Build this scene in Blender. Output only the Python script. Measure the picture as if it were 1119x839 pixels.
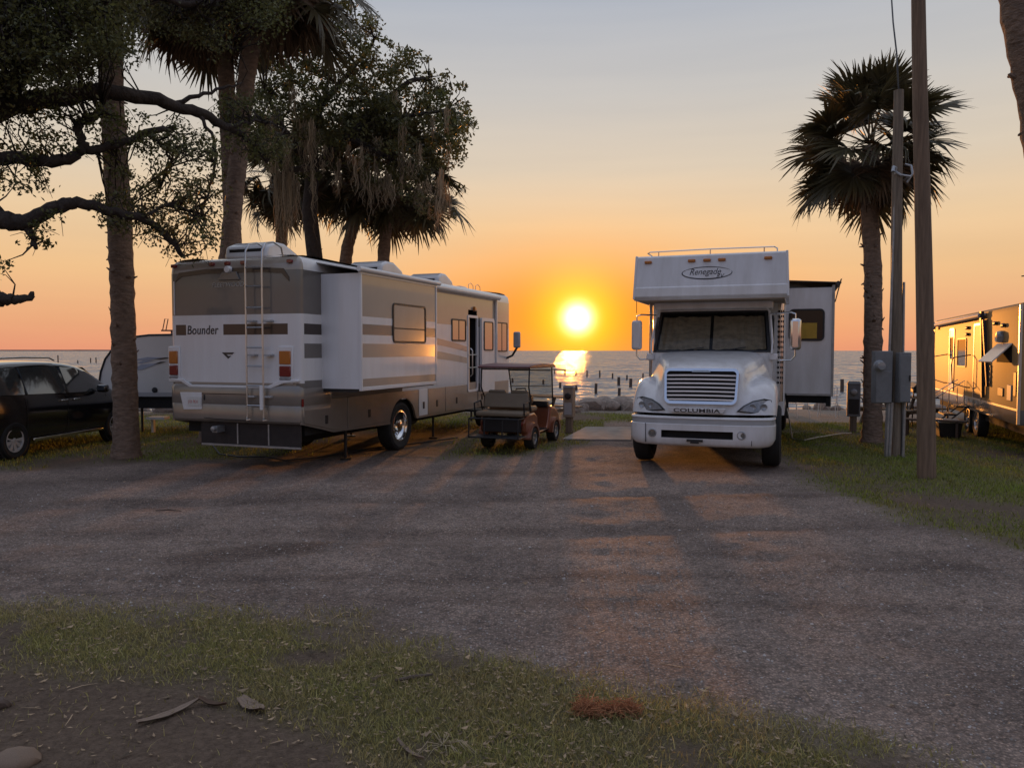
import bpy, bmesh, math, random
import numpy as np
from mathutils import Vector, Matrix

R = math.radians
random.seed(7)
rng = np.random.default_rng(11)
SC = bpy.context.scene
COL = SC.collection
for o in list(bpy.data.objects):
    bpy.data.objects.remove(o)

# ------------------------------------------------------------------ camera
FPX, CX, CY, CAMH = 841.0, 559.5, 419.5, 1.95
PITCH = math.atan(36.5 / FPX)
cd = bpy.data.cameras.new("camera")
cam = bpy.data.objects.new("camera", cd)
COL.objects.link(cam)
cam.location = (0, 0, CAMH)
cam.rotation_euler = (R(90) - PITCH, 0, 0)
cd.sensor_width = 36.0
cd.lens = FPX / 1119.0 * 36.0
cd.clip_start = 0.1
cd.clip_end = 30000
SC.camera = cam


def ray(px, py):
    a, b = (px - CX) / FPX, (CY - py) / FPX
    c, s = math.cos(PITCH), math.sin(PITCH)
    return Vector((a, c + b * s, -s + b * c))


def at(px, py, Y):
    """world point seen along a direction at the distance Y"""
    d = ray(px, py)
    return Vector((0, 0, CAMH)) + d * (Y / d.y)


def gp(px, py, z=0.0):
    d = ray(px, py)
    t = (z - CAMH) / d.z
    return Vector((0, 0, CAMH)) + d * t


# ------------------------------------------------------------------ sky and sun
SUN_EL, SUN_AZ = R(2.4), R(4.86)      # azimuth to the right of +Y
sund = Vector((math.sin(SUN_AZ) * math.cos(SUN_EL), math.cos(SUN_AZ) * math.cos(SUN_EL), math.sin(SUN_EL)))
W = bpy.data.worlds.new("World")
SC.world = W
W.use_nodes = True
nt = W.node_tree
nt.nodes.clear()
N = nt.nodes.new
Lk = nt.links.new


def wmath(op, a, b=None, clamp=False):
    n = N('ShaderNodeMath')
    n.operation = op
    n.use_clamp = clamp
    for i, v in enumerate((a, b)):
        if v is None:
            continue
        if isinstance(v, (int, float)):
            n.inputs[i].default_value = v
        else:
            Lk(v, n.inputs[i])
    return n.outputs[0]


def wramp(fac, stops, interp='LINEAR'):
    n = N('ShaderNodeValToRGB')
    cr = n.color_ramp
    cr.interpolation = interp
    while len(cr.elements) > 1:
        cr.elements.remove(cr.elements[-1])
    cr.elements[0].position = stops[0][0]
    cr.elements[0].color = (*stops[0][1], 1)
    for p, c in stops[1:]:
        e = cr.elements.new(p)
        e.color = (*c, 1)
    Lk(fac, n.inputs[0])
    return n.outputs[0]


def wmix(kind, fac, a, b):
    n = N('ShaderNodeMix')
    n.data_type = 'RGBA'
    n.blend_type = kind
    n.clamp_result = False
    for s, v in ((0, fac), (6, a), (7, b)):
        if isinstance(v, (int, float)):
            n.inputs[s].default_value = v
        elif isinstance(v, tuple):
            n.inputs[s].default_value = (*v, 1)
        else:
            Lk(v, n.inputs[s])
    return n.outputs[2]


def lin(r, g, b):
    f = lambda c: (c / 255 / 12.92) if c / 255 <= 0.04045 else ((c / 255 + 0.055) / 1.055) ** 2.4
    return (f(r), f(g), f(b))


tc = N('ShaderNodeTexCoord')
sx = N('ShaderNodeSeparateXYZ')
Lk(tc.outputs['Generated'], sx.inputs[0])
dz = sx.outputs[2]
el = wmath('ARCSINE', wmath('MINIMUM', wmath('MAXIMUM', dz, -1.0), 1.0))     # elevation in radians
elf = wmath('DIVIDE', wmath('MAXIMUM', el, 0.0), R(90))
# evening air gradient, horizon to zenith; sky above the view brightened as fill light
DEG = 1 / 90.0
base = wramp(elf, [(0.0, lin(230, 152, 118)), (2.0 * DEG, lin(235, 170, 125)), (5.5 * DEG, lin(238, 192, 140)),
                   (9 * DEG, lin(233, 201, 160)), (13 * DEG, lin(218, 203, 182)), (18 * DEG, lin(198, 195, 191)),
                   (24.5 * DEG, lin(174, 181, 193)), (36 * DEG, lin(184, 190, 202)), (55 * DEG, lin(216, 218, 226)), (90 * DEG, lin(232, 234, 240))])
# darker, bluer air on the side away from the sun
dotn = N('ShaderNodeVectorMath')
dotn.operation = 'DOT_PRODUCT'
Lk(tc.outputs['Generated'], dotn.inputs[0])
dotn.inputs[1].default_value = sund
dot = dotn.outputs['Value']
ang = wmath('ARCCOSINE', wmath('MINIMUM', wmath('MAXIMUM', dot, -1.0), 1.0))
angf = wmath('DIVIDE', ang, math.pi)
away = wramp(angf, [(0.0, (1, 1, 1)), (0.22, (1, 1, 1)), (0.5, (.80, .86, .98)), (.72, (.54, .64, .90)), (1.0, (.45, .57, .88))])
skyc = wmix('MULTIPLY', 1.0, base, away)
# very faint bands of thin high haze
hm = N('ShaderNodeMapping')
hm.inputs['Scale'].default_value = (2.2, 2.2, 26.0)
hm.inputs['Rotation'].default_value = (R(3), R(-4), 0)
Lk(tc.outputs['Generated'], hm.inputs[0])
hn = N('ShaderNodeTexNoise')
hn.inputs['Scale'].default_value = 1.0
hn.inputs['Detail'].default_value = 5
Lk(hm.outputs[0], hn.inputs['Vector'])
band = wramp(hn.outputs['Fac'], [(.3, (.955, .96, .975)), (.7, (1.035, 1.025, 1.015))])
skyc = wmix('MULTIPLY', 1.0, skyc, band)
# warm glow round the sun, flattened along the horizon
dx = N('ShaderNodeVectorMath')
dx.operation = 'DOT_PRODUCT'
Lk(tc.outputs['Generated'], dx.inputs[0])
dx.inputs[1].default_value = (math.cos(SUN_AZ), -math.sin(SUN_AZ), 0)
fwd = N('ShaderNodeVectorMath')
fwd.operation = 'DOT_PRODUCT'
Lk(tc.outputs['Generated'], fwd.inputs[0])
fwd.inputs[1].default_value = (math.sin(SUN_AZ), math.cos(SUN_AZ), 0)
azd = wmath('ARCTAN2', dx.outputs['Value'], fwd.outputs['Value'])
eld = wmath('SUBTRACT', el, SUN_EL)


def gauss(sa, se):
    a = wmath('POWER', wmath('ABSOLUTE', wmath('DIVIDE', azd, R(sa))), 2.0)
    b = wmath('POWER', wmath('ABSOLUTE', wmath('DIVIDE', eld, R(se))), 2.0)
    return wmath('EXPONENT', wmath('MULTIPLY', wmath('ADD', a, b), -1.0))


skyc = wmix('MIX', wmath('MULTIPLY', gauss(11, 5.2), 0.88), skyc, lin(252, 165, 52))
skyc = wmix('MIX', wmath('MULTIPLY', gauss(11, 3.2), 0.72), skyc, lin(248, 118, 18))
rad = ang
g1 = wmath('EXPONENT', wmath('MULTIPLY', wmath('POWER', wmath('DIVIDE', rad, R(2.7)), 2.0), -1.0))
skyc = wmix('ADD', g1, skyc, (0.5, 0.58, 0.0))
g2 = wmath('EXPONENT', wmath('MULTIPLY', wmath('POWER', wmath('DIVIDE', rad, R(.86)), 2.0), -1.0))
skyc = wmix('ADD', g2, skyc, (4.5, 3.4, 2.3))
bgA = N('ShaderNodeBackground')
Lk(skyc, bgA.inputs[0])
bgA.inputs[1].default_value = 1.05
ns = N('ShaderNodeTexSky')
ns.sky_type = 'NISHITA'
ns.sun_disc = False
ns.sun_elevation = SUN_EL
ns.sun_rotation = SUN_AZ
ns.altitude = 0
ns.dust_density = 2.0
bgB = N('ShaderNodeBackground')
Lk(ns.outputs[0], bgB.inputs[0])
bgB.inputs[1].default_value = 0.05
ad = N('ShaderNodeMixShader')
ad.inputs[0].default_value = 0.10
Lk(bgA.outputs[0], ad.inputs[1])
Lk(bgB.outputs[0], ad.inputs[2])
wo = N('ShaderNodeOutputWorld')
Lk(ad.outputs[0], wo.inputs[0])

sl = bpy.data.lights.new("sun", 'SUN')
sl.energy = 2.0
sl.angle = R(1.6)
sl.color = (0.80, 0.29, 0.05)
so = bpy.data.objects.new("sun", sl)
COL.objects.link(so)
so.rotation_euler = (-sund).to_track_quat('-Z', 'Y').to_euler()

SC.view_settings.view_transform = 'Standard'
SC.view_settings.look = 'None'
SC.view_settings.exposure = 0.08
SC.view_settings.gamma = 1.0
SC.view_settings.use_curve_mapping = False
SC.cycles.max_bounces = 8
SC.cycles.transparent_max_bounces = 16
SC.cycles.sample_clamp_indirect = 6.0
SC.cycles.use_denoising = True

# ------------------------------------------------------------------ materials
MATS = {}


def mat(name, col, rough=0.5, metal=0.0, spec=0.5, coat=0.0, var=0.0, vscale=3.0, bump=0.0, bscale=30.0,
        transl=0.0, col2=None, stretch=None, island=0.0, bdist=0.02, transp=0.0, detail=6.0):
    if name in MATS:
        return MATS[name]
    m = bpy.data.materials.new(name)
    m.use_nodes = True
    t = m.node_tree
    p = t.nodes['Principled BSDF']
    p.inputs['Roughness'].default_value = rough
    p.inputs['Metallic'].default_value = metal
    p.inputs['Specular IOR Level'].default_value = spec
    p.inputs['Coat Weight'].default_value = coat
    p.inputs['Coat Roughness'].default_value = 0.06
    c = (*col, 1)
    p.inputs['Base Color'].default_value = c
    n = t.nodes.new
    co = n('ShaderNodeTexCoord')
    vec = co.outputs['Object']
    if stretch:
        mp = n('ShaderNodeMapping')
        mp.inputs['Scale'].default_value = stretch
        t.links.new(vec, mp.inputs[0])
        vec = mp.outputs[0]
    src = None
    if var > 0:
        nz = n('ShaderNodeTexNoise')
        nz.inputs['Scale'].default_value = vscale
        nz.inputs['Detail'].default_value = detail
        nz.inputs['Roughness'].default_value = 0.62
        t.links.new(vec, nz.inputs['Vector'])
        rp = n('ShaderNodeValToRGB')
        k2 = col2 if col2 else tuple(x * (1 - var) for x in col)
        rp.color_ramp.elements[0].position = 0.32
        rp.color_ramp.elements[1].position = 0.68
        rp.color_ramp.elements[0].color = (*k2, 1)
        rp.color_ramp.elements[1].color = c
        t.links.new(nz.outputs['Fac'], rp.inputs[0])
        src = rp.outputs[0]
    if island > 0:
        ge = n('ShaderNodeNewGeometry')
        hs = n('ShaderNodeMapRange')
        hs.inputs['To Min'].default_value = 1 - island
        hs.inputs['To Max'].default_value = 1 + island
        t.links.new(ge.outputs['Random Per Island'], hs.inputs[0])
        mx = n('ShaderNodeMix')
        mx.data_type = 'RGBA'
        mx.blend_type = 'MULTIPLY'
        mx.inputs[0].default_value = 1
        if src:
            t.links.new(src, mx.inputs[6])
        else:
            mx.inputs[6].default_value = c
        t.links.new(hs.outputs[0], mx.inputs[7])
        src = mx.outputs[2]
    if src:
        t.links.new(src, p.inputs['Base Color'])
    if bump > 0:
        b2 = n('ShaderNodeTexNoise')
        b2.inputs['Scale'].default_value = bscale
        b2.inputs['Detail'].default_value = 8
        t.links.new(vec, b2.inputs['Vector'])
        bp = n('ShaderNodeBump')
        bp.inputs['Strength'].default_value = bump
        bp.inputs['Distance'].default_value = bdist
        t.links.new(b2.outputs['Fac'], bp.inputs['Height'])
        t.links.new(bp.outputs[0], p.inputs['Normal'])
    out = t.nodes['Material Output']
    if transl > 0:
        tr = n('ShaderNodeBsdfTranslucent')
        if src:
            t.links.new(src, tr.inputs[0])
        else:
            tr.inputs[0].default_value = c
        ms = n('ShaderNodeMixShader')
        ms.inputs[0].default_value = transl
        t.links.new(p.outputs[0], ms.inputs[1])
        t.links.new(tr.outputs[0], ms.inputs[2])
        t.links.new(ms.outputs[0], out.inputs[0])
    if transp > 0:
        tr = n('ShaderNodeBsdfTransparent')
        tr.inputs[0].default_value = (0.85, 0.88, 0.88, 1)
        ms = n('ShaderNodeMixShader')
        ms.inputs[0].default_value = transp
        t.links.new(p.outputs[0], ms.inputs[1])
        t.links.new(tr.outputs[0], ms.inputs[2])
        t.links.new(ms.outputs[0], out.inputs[0])
    MATS[name] = m
    return m


white = mat("white_gelcoat", (.76, .76, .76), .25, coat=.35, var=.10, vscale=1.5, col2=(.69, .68, .665), stretch=(3.2, 3.2, .4))
white2 = mat("white_truck_paint", (.78, .77, .77), .22, coat=.5, var=.08, vscale=1.6, col2=(.64, .62, .60), stretch=(2.6, 2.6, .6))
white3 = mat("white_trailer_siding", (.72, .70, .66), .3, coat=.25, var=.12, vscale=1.1)
taupe = mat("taupe_paint", (.165, .150, .134), .25, coat=.5, var=.10, vscale=2)
taupe_lit = mat("lit_taupe_paint", (.36, .305, .245), .22, coat=.9, var=.08, vscale=2)  # same taupe with the side walls' sunset sheen put into its colour
brown = mat("dark_brown_stripe", (.042, .028, .021), .3, coat=.4)
bronze = mat("bronze_skirt_paint", (.26, .228, .195), .28, metal=.3, coat=.5, var=.16, vscale=3)
black = mat("black_plastic", (.018, .018, .02), .45, var=.3, vscale=8)
blackgloss = mat("black_car_paint", (.008, .008, .01), .12, coat=1.0, spec=.6)
rubber = mat("tyre_rubber", (.022, .021, .021), .8, bump=.3, bscale=60, var=.3, vscale=9)
chrome = mat("chrome", (.78, .77, .76), .13, metal=1.0)
alu = mat("aluminium", (.62, .61, .60), .32, metal=1.0, var=.15, vscale=9)
steel = mat("galvanised_steel", (.42, .43, .44), .42, metal=.7, var=.3, vscale=7)
glass = mat("tinted_window", (.014, .013, .013), .04, spec=1.0, coat=.8)
glass.node_tree.nodes["Principled BSDF"].inputs["IOR"].default_value = 2.3
glasst = mat("clear_glass", (.03, .03, .03), .03, spec=.8, transp=.80)
red = mat("red_lens", (.17, .008, .008), .18, coat=.6)
amber = mat("amber_lens", (.44, .135, .014), .2, coat=.5)
lensc = mat("clear_lens", (.30, .30, .31), .08, spec=.8, coat=.6, var=.4, vscale=14)
darkgap = mat("dark_recess", (.012, .011, .011), .85)
greyp = mat("grey_plastic", (.42, .42, .42), .5, var=.12, vscale=5)
cream = mat("cream_vinyl", (.215, .165, .11), .5, var=.12, vscale=6, bump=.1, bscale=40)
fabric = mat("awning_vinyl", (.52, .50, .47), .6, var=.2, vscale=3)
boxgrey = mat("grey_meter_box", (.20, .205, .21), .5, var=.22, vscale=6, bump=.1, bscale=50)
polewood = mat("pole_wood", (.25, .172, .115), .85, var=.5, vscale=5, stretch=(6, 6, .35), bump=.7, bscale=9, bdist=.02)
polewood2 = mat("weathered_pole_wood", (.25, .195, .14), .85, var=.5, vscale=5, stretch=(6, 6, .35), bump=.7, bscale=9, bdist=.02)
pilewood = mat("piling_wood", (.12, .085, .065), .85, var=.4, vscale=4)
palmbark = mat("palm_bark", (.27, .19, .138), .92, var=.5, vscale=7, stretch=(1, 1, 2.2), bump=.7, bscale=11, bdist=.05)
oakbark = mat("oak_bark", (.060, .045, .036), .95, var=.5, vscale=6, bump=1.0, bscale=16, bdist=.04)
oakleaf = mat("oak_leaf", (.125, .138, .040), .5, transl=.38, island=.5, var=.55, vscale=.55, col2=(.092, .080, .030))
palmleaf = mat("palm_leaf", (.085, .070, .030), .5, transl=.22, island=.35)
deadleaf = mat("dead_palm_leaf", (.15, .10, .058), .8, transl=.22, island=.45)
moss = mat("spanish_moss", (.33, .265, .18), .9, transl=.5, island=.4)
grassm = mat("grass_blade", (.30, .29, .085), .6, transl=.42, island=.5, var=.7, vscale=1.3, col2=(.36, .28, .13))
lawnm = mat("lawn_blade", (.20, .27, .034), .6, transl=.45, island=.5, var=.7, vscale=.9, col2=(.26, .225, .075))
strawm = mat("dry_leaf", (.31, .22, .135), .8, transl=.15, island=.75)
drym = mat("dry_palm_boot", (.30, .215, .155), .8, var=.4, vscale=16, stretch=(1, 7, 1), bump=.5, bscale=40)
stonem = mat("gravel_stone", (.28, .255, .24), .85, island=.65)
rockm = mat("shore_rock", (.34, .28, .235), .9, var=.45, vscale=3, bump=.8, bscale=7, bdist=.05)
concrete = mat("concrete", (.30, .27, .24), .85, var=.35, vscale=3, bump=.3, bscale=40)
maroon = mat("maroon_canopy", (.16, .055, .060), .45, var=.2, vscale=4)
copperp = mat("copper_cart_paint", (.26, .085, .038), .3, metal=.3, coat=.5)
mossred = mat("reddish_fibre", (.46, .21, .10), .9, transl=.3, island=.5)
sunset_panel = mat("window_sunset_light", (.80, .52, .09), .8, transl=.4, var=.2, vscale=6)  # amber colour stands for sunset light showing through the slide-out window
shadem = mat("silver_sunshade", (.50, .385, .25), .5, metal=.2, var=.45, vscale=7, stretch=(1, 1, 2.4), bump=.4, bscale=9)
blueteal = mat("blue_grey_decal", (.34, .37, .45), .4)
ink = mat("dark_lettering", (.035, .03, .03), .35)
orangeink = mat("orange_lettering", (.62, .26, .03), .4)
greyink = mat("silver_lettering", (.42, .40, .36), .4)
platem = mat("licence_plate", (.66, .66, .63), .4, var=.2, vscale=30)
redink = mat("red_lettering", (.45, .05, .04), .4)


# ------------------------------------------------------------------ mesh builder
class MB:
    def __init__(s):
        s.v, s.f, s.m = [], [], []

    def add(s, vs, fs, mi=0):
        b = len(s.v)
        s.v.extend(tuple(v) for v in vs)
        for f in fs:
            s.f.append(tuple(b + i for i in f))
            s.m.append(mi)
        return s

    def box(s, x0, x1, y0, y1, z0, z1, mi=0):
        v = [(x, y, z) for z in (z0, z1) for y in (y0, y1) for x in (x0, x1)]
        return s.add(v, [(0, 2, 3, 1), (4, 5, 7, 6), (0, 1, 5, 4), (1, 3, 7, 5), (3, 2, 6, 7), (2, 0, 4, 6)], mi)

    def hexa(s, b4, t4, mi=0):
        v = list(b4) + list(t4)
        return s.add(v, [(3, 2, 1, 0), (4, 5, 6, 7), (0, 1, 5, 4), (1, 2, 6, 5), (2, 3, 7, 6), (3, 0, 4, 7)], mi)

    def tube(s, path, r, n=8, mi=0, cap=True):
        P = [Vector(p) for p in path]
        rs = r if isinstance(r, (list, tuple)) else [r] * len(P)
        vs, fs = [], []
        prev = None
        for i, p in enumerate(P):
            t = (P[min(i + 1, len(P) - 1)] - P[max(i - 1, 0)])
            if t.length < 1e-9:
                t = Vector((0, 0, 1))
            t.normalize()
            if prev is None:
                a = Vector((0, 0, 1)) if abs(t.z) < .9 else Vector((1, 0, 0))
                u = t.cross(a).normalized()
            else:
                u = (prev - t * prev.dot(t)).normalized()
            prev = u
            w = t.cross(u)
            for k in range(n):
                a = 2 * math.pi * k / n
                vs.append(p + (u * math.cos(a) + w * math.sin(a)) * rs[i])
        for i in range(len(P) - 1):
            for k in range(n):
                fs.append((i * n + k, i * n + (k + 1) % n, (i + 1) * n + (k + 1) % n, (i + 1) * n + k))
        if cap:
            fs.append(tuple(range(n - 1, -1, -1)))
            fs.append(tuple((len(P) - 1) * n + k for k in range(n)))
        return s.add(vs, fs, mi)

    def lathe(s, prof, o, axis='z', n=24, mi=0, closed=False):
        """prof: (radius, height along the axis)"""
        o = Vector(o)
        vs, fs = [], []
        for r_, h in prof:
            for k in range(n):
                a = 2 * math.pi * k / n
                c, q = r_ * math.cos(a), r_ * math.sin(a)
                d = {'z': (c, q, h), 'x': (h, c, q), 'y': (c, h, q)}[axis]
                vs.append(o + Vector(d))
        m = len(prof)
        for i in range(m - 1 if not closed else m):
            j = (i + 1) % m
            for k in range(n):
                fs.append((i * n + k, i * n + (k + 1) % n, j * n + (k + 1) % n, j * n + k))
        return s.add(vs, fs, mi)

    def prism(s, pts, axis, a0, a1, mi=0):
        """pts: 2D outline; axis x: (y,z), y: (x,z), z: (x,y)"""
        def mk(p, a):
            return {'x': (a, p[0], p[1]), 'y': (p[0], a, p[1]), 'z': (p[0], p[1], a)}[axis]
        n = len(pts)
        vs = [mk(p, a0) for p in pts] + [mk(p, a1) for p in pts]
        fs = [tuple(range(n - 1, -1, -1)), tuple(range(n, 2 * n))]
        fs += [(i, (i + 1) % n, n + (i + 1) % n, n + i) for i in range(n)]
        return s.add(vs, fs, mi)

    def build(s, name, mats, parent=None, bevel=0.0, seg=2, angle=35, subsurf=0, smooth=True):
        me = bpy.data.meshes.new(name)
        me.from_pydata(s.v, [], s.f)
        ms = mats if isinstance(mats, (list, tuple)) else [mats]
        for m in ms:
            me.materials.append(m)
        if len(ms) > 1:
            me.polygons.foreach_set('material_index', s.m)
        bm = bmesh.new()
        bm.from_mesh(me)
        bmesh.ops.recalc_face_normals(bm, faces=bm.faces)
        bm.to_mesh(me)
        bm.free()
        if smooth:
            me.polygons.foreach_set('use_smooth', [True] * len(me.polygons))
            me.set_sharp_from_angle(angle=R(angle))
        o = bpy.data.objects.new(name, me)
        COL.objects.link(o)
        if parent:
            o.parent = parent
        if bevel > 0:
            b = o.modifiers.new('bevel', 'BEVEL')
            b.width = bevel
            b.segments = seg
            b.limit_method = 'ANGLE'
            b.angle_limit = R(40)
            b.harden_normals = False
        if subsurf:
            b = o.modifiers.new('sub', 'SUBSURF')
            b.levels = b.render_levels = subsurf
        return o


def fastmesh(name, verts, faces, mats, parent=None, smooth=False, midx=None):
    """big meshes from numpy arrays; faces: list of arrays of equal width"""
    me = bpy.data.meshes.new(name)
    verts = np.asarray(verts, np.float32)
    me.vertices.add(len(verts))
    me.vertices.foreach_set('co', verts.ravel())
    loops = np.concatenate([np.asarray(f, np.int32).ravel() for f in faces])
    tot = np.concatenate([np.full(len(f), np.asarray(f).shape[1], np.int32) for f in faces])
    st = np.concatenate([[0], np.cumsum(tot)[:-1]]).astype(np.int32)
    me.loops.add(len(loops))
    me.loops.foreach_set('vertex_index', loops)
    me.polygons.add(len(tot))
    me.polygons.foreach_set('loop_start', st)
    me.polygons.foreach_set('loop_total', tot)
    if midx is not None:
        me.polygons.foreach_set('material_index', np.asarray(midx, np.int32))
    if smooth:
        me.polygons.foreach_set('use_smooth', np.ones(len(tot), bool))
    for m in (mats if isinstance(mats, (list, tuple)) else [mats]):
        me.materials.append(m)
    me.update(calc_edges=True)
    me.validate()
    o = bpy.data.objects.new(name, me)
    COL.objects.link(o)
    if parent:
        o.parent = parent
    return o


def tag(o, label=None, cat=None, group=None, kind=None):
    for k, v in (('label', label), ('category', cat), ('group', group), ('kind', kind)):
        if v:
            o[k] = v
    return o


def thing(name, label, cat, loc=(0, 0, 0), yaw=0.0, group=None):
    o = bpy.data.objects.new(name, None)
    COL.objects.link(o)
    o.empty_display_size = .2
    o.location = loc
    o.rotation_euler = (0, 0, -R(yaw))
    return tag(o, label, cat, group)


def copy_tree(o, parent=None):
    c = o.copy()
    COL.objects.link(c)
    if parent:
        c.parent = parent
    for ch in list(o.children):
        copy_tree(ch, c)
    return c


def lettering(s, size, m, parent, loc, rot=(90, 0, 0), xs=1.0, shear=0.0, ext=.003, name='lettering', align='LEFT', space=1.0, bold=0.0):
    cu = bpy.data.curves.new('t', 'FONT')
    cu.body = s
    cu.size = size
    cu.shear = shear
    cu.extrude = ext
    cu.offset = bold
    cu.align_x = align
    cu.space_character = space
    to = bpy.data.objects.new('t', cu)
    me = bpy.data.meshes.new_from_object(to)
    bpy.data.objects.remove(to)
    M4 = Matrix.Translation(loc) @ Matrix.Rotation(R(rot[2]), 4, 'Z') @ Matrix.Rotation(R(rot[0]), 4, 'X') @ Matrix.Diagonal((xs, 1, 1, 1))
    me.transform(M4)
    me.name = name
    me.materials.clear()
    me.materials.append(m)
    o = bpy.data.objects.new(name, me)
    COL.objects.link(o)
    o.parent = parent
    return o


def rrect(x0, x1, y0, y1, r, cx=(), cy=(), n=5):
    """closed plan path (x, y, nx, ny) of a rounded rectangle with extra cuts"""
    out = []
    s2 = lambda a: sorted(a)
    xs = [x for x in s2(cx) if x0 + r < x < x1 - r]
    ys = [y for y in s2(cy) if y0 + r < y < y1 - r]

    def arc(ox, oy, a0):
        for k in range(n + 1):
            a = R(a0 + 90 * k / n)
            out.append((ox + r * math.cos(a), oy + r * math.sin(a), math.cos(a), math.sin(a)))
    arc(x0 + r, y0 + r, 180)
    out += [(x, y0, 0, -1) for x in xs]
    arc(x1 - r, y0 + r, 270)
    out += [(x1, y, 1, 0) for y in ys]
    arc(x1 - r, y1 - r, 0)
    out += [(x, y1, 0, 1) for x in reversed(xs)]
    arc(x0 + r, y1 - r, 90)
    out += [(x0, y, -1, 0) for y in reversed(ys)]
    return out


def loft(mb, path, rows, mfn, cap=True, capb=True, capm=0, shift=None):
    """rows (z, inset); mfn(x,y,z) gives a material index or None for an opening"""
    n = len(path)
    b = len(mb.v)
    for z, ins in rows:
        for x, y, nx, ny in path:
            dx_, dy_ = shift(x, y, z) if shift else (0, 0)
            mb.v.append((x - nx * ins + dx_, y - ny * ins + dy_, z))
    for i in range(len(rows) - 1):
        zm = (rows[i][0] + rows[i + 1][0]) / 2
        for k in range(n):
            j = (k + 1) % n
            q = mfn((path[k][0] + path[j][0]) / 2, (path[k][1] + path[j][1]) / 2, zm)
            if q is None:
                continue
            mb.f.append((b + i * n + k, b + i * n + j, b + (i + 1) * n + j, b + (i + 1) * n + k))
            mb.m.append(q)
    if cap:
        mb.f.append(tuple(b + (len(rows) - 1) * n + k for k in range(n)))
        mb.m.append(capm)
    if capb:
        mb.f.append(tuple(b + k for k in range(n - 1, -1, -1)))
        mb.m.append(capm)
    return mb


def rr2(x0, x1, z0, z1, r, n=4):
    """2D rounded rectangle outline"""
    out = []
    for ox, oz, a0 in ((x1 - r, z1 - r, 0), (x0 + r, z1 - r, 90), (x0 + r, z0 + r, 180), (x1 - r, z0 + r, 270)):
        for k in range(n + 1):
            a = R(a0 + 90 * k / n)
            out.append((ox + r * math.cos(a), oz + r * math.sin(a)))
    return out


def ring_prism(mb, outer, inner, axis, a0, a1, mi=0):
    def mk(p, a):
        return {'x': (a, p[0], p[1]), 'y': (p[0], a, p[1]), 'z': (p[0], p[1], a)}[axis]
    n = len(outer)
    vs = [mk(p, a0) for p in outer] + [mk(p, a0) for p in inner] + [mk(p, a1) for p in outer] + [mk(p, a1) for p in inner]
    fs = []
    for i in range(n):
        j = (i + 1) % n
        fs += [(i, j, n + j, n + i), (2 * n + i, 3 * n + i, 3 * n + j, 2 * n + j), (i, 2 * n + i, 2 * n + j, j), (n + i, n + j, 3 * n + j, 3 * n + i)]
    mb.add(vs, fs, mi)


def window(root, axis, a, out, u0, u1, v0, v1, r=.06, fr=.03, fm=None, pm=None, bars=(), name='window'):
    """framed window on the plane axis=a; out = +1/-1 outward; u,v plane extents"""
    fm = fm or black
    pm = pm or glass
    mb = MB()
    ring_prism(mb, rr2(u0, u1, v0, v1, r), rr2(u0 + fr, u1 - fr, v0 + fr, v1 - fr, max(r - fr, .01)), axis, a - .01 * out, a + .018 * out)
    for kind, p in bars:
        if kind == 'v':
            pts = [(p - .014, v0 + fr), (p + .014, v0 + fr), (p + .014, v1 - fr), (p - .014, v1 - fr)]
        else:
            pts = [(u0 + fr, p - .012), (u1 - fr, p - .012), (u1 - fr, p + .012), (u0 + fr, p + .012)]
        mb.prism(pts, axis, a - .004 * out, a + .013 * out)
    f = mb.build(name, fm, root)
    g = MB()
    g.prism(rr2(u0 + fr * .6, u1 - fr * .6, v0 + fr * .6, v1 - fr * .6, max(r - fr * .6, .01)), axis, a - .006 * out, a + .007 * out)
    g.build('pane', pm, f)
    return f


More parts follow.
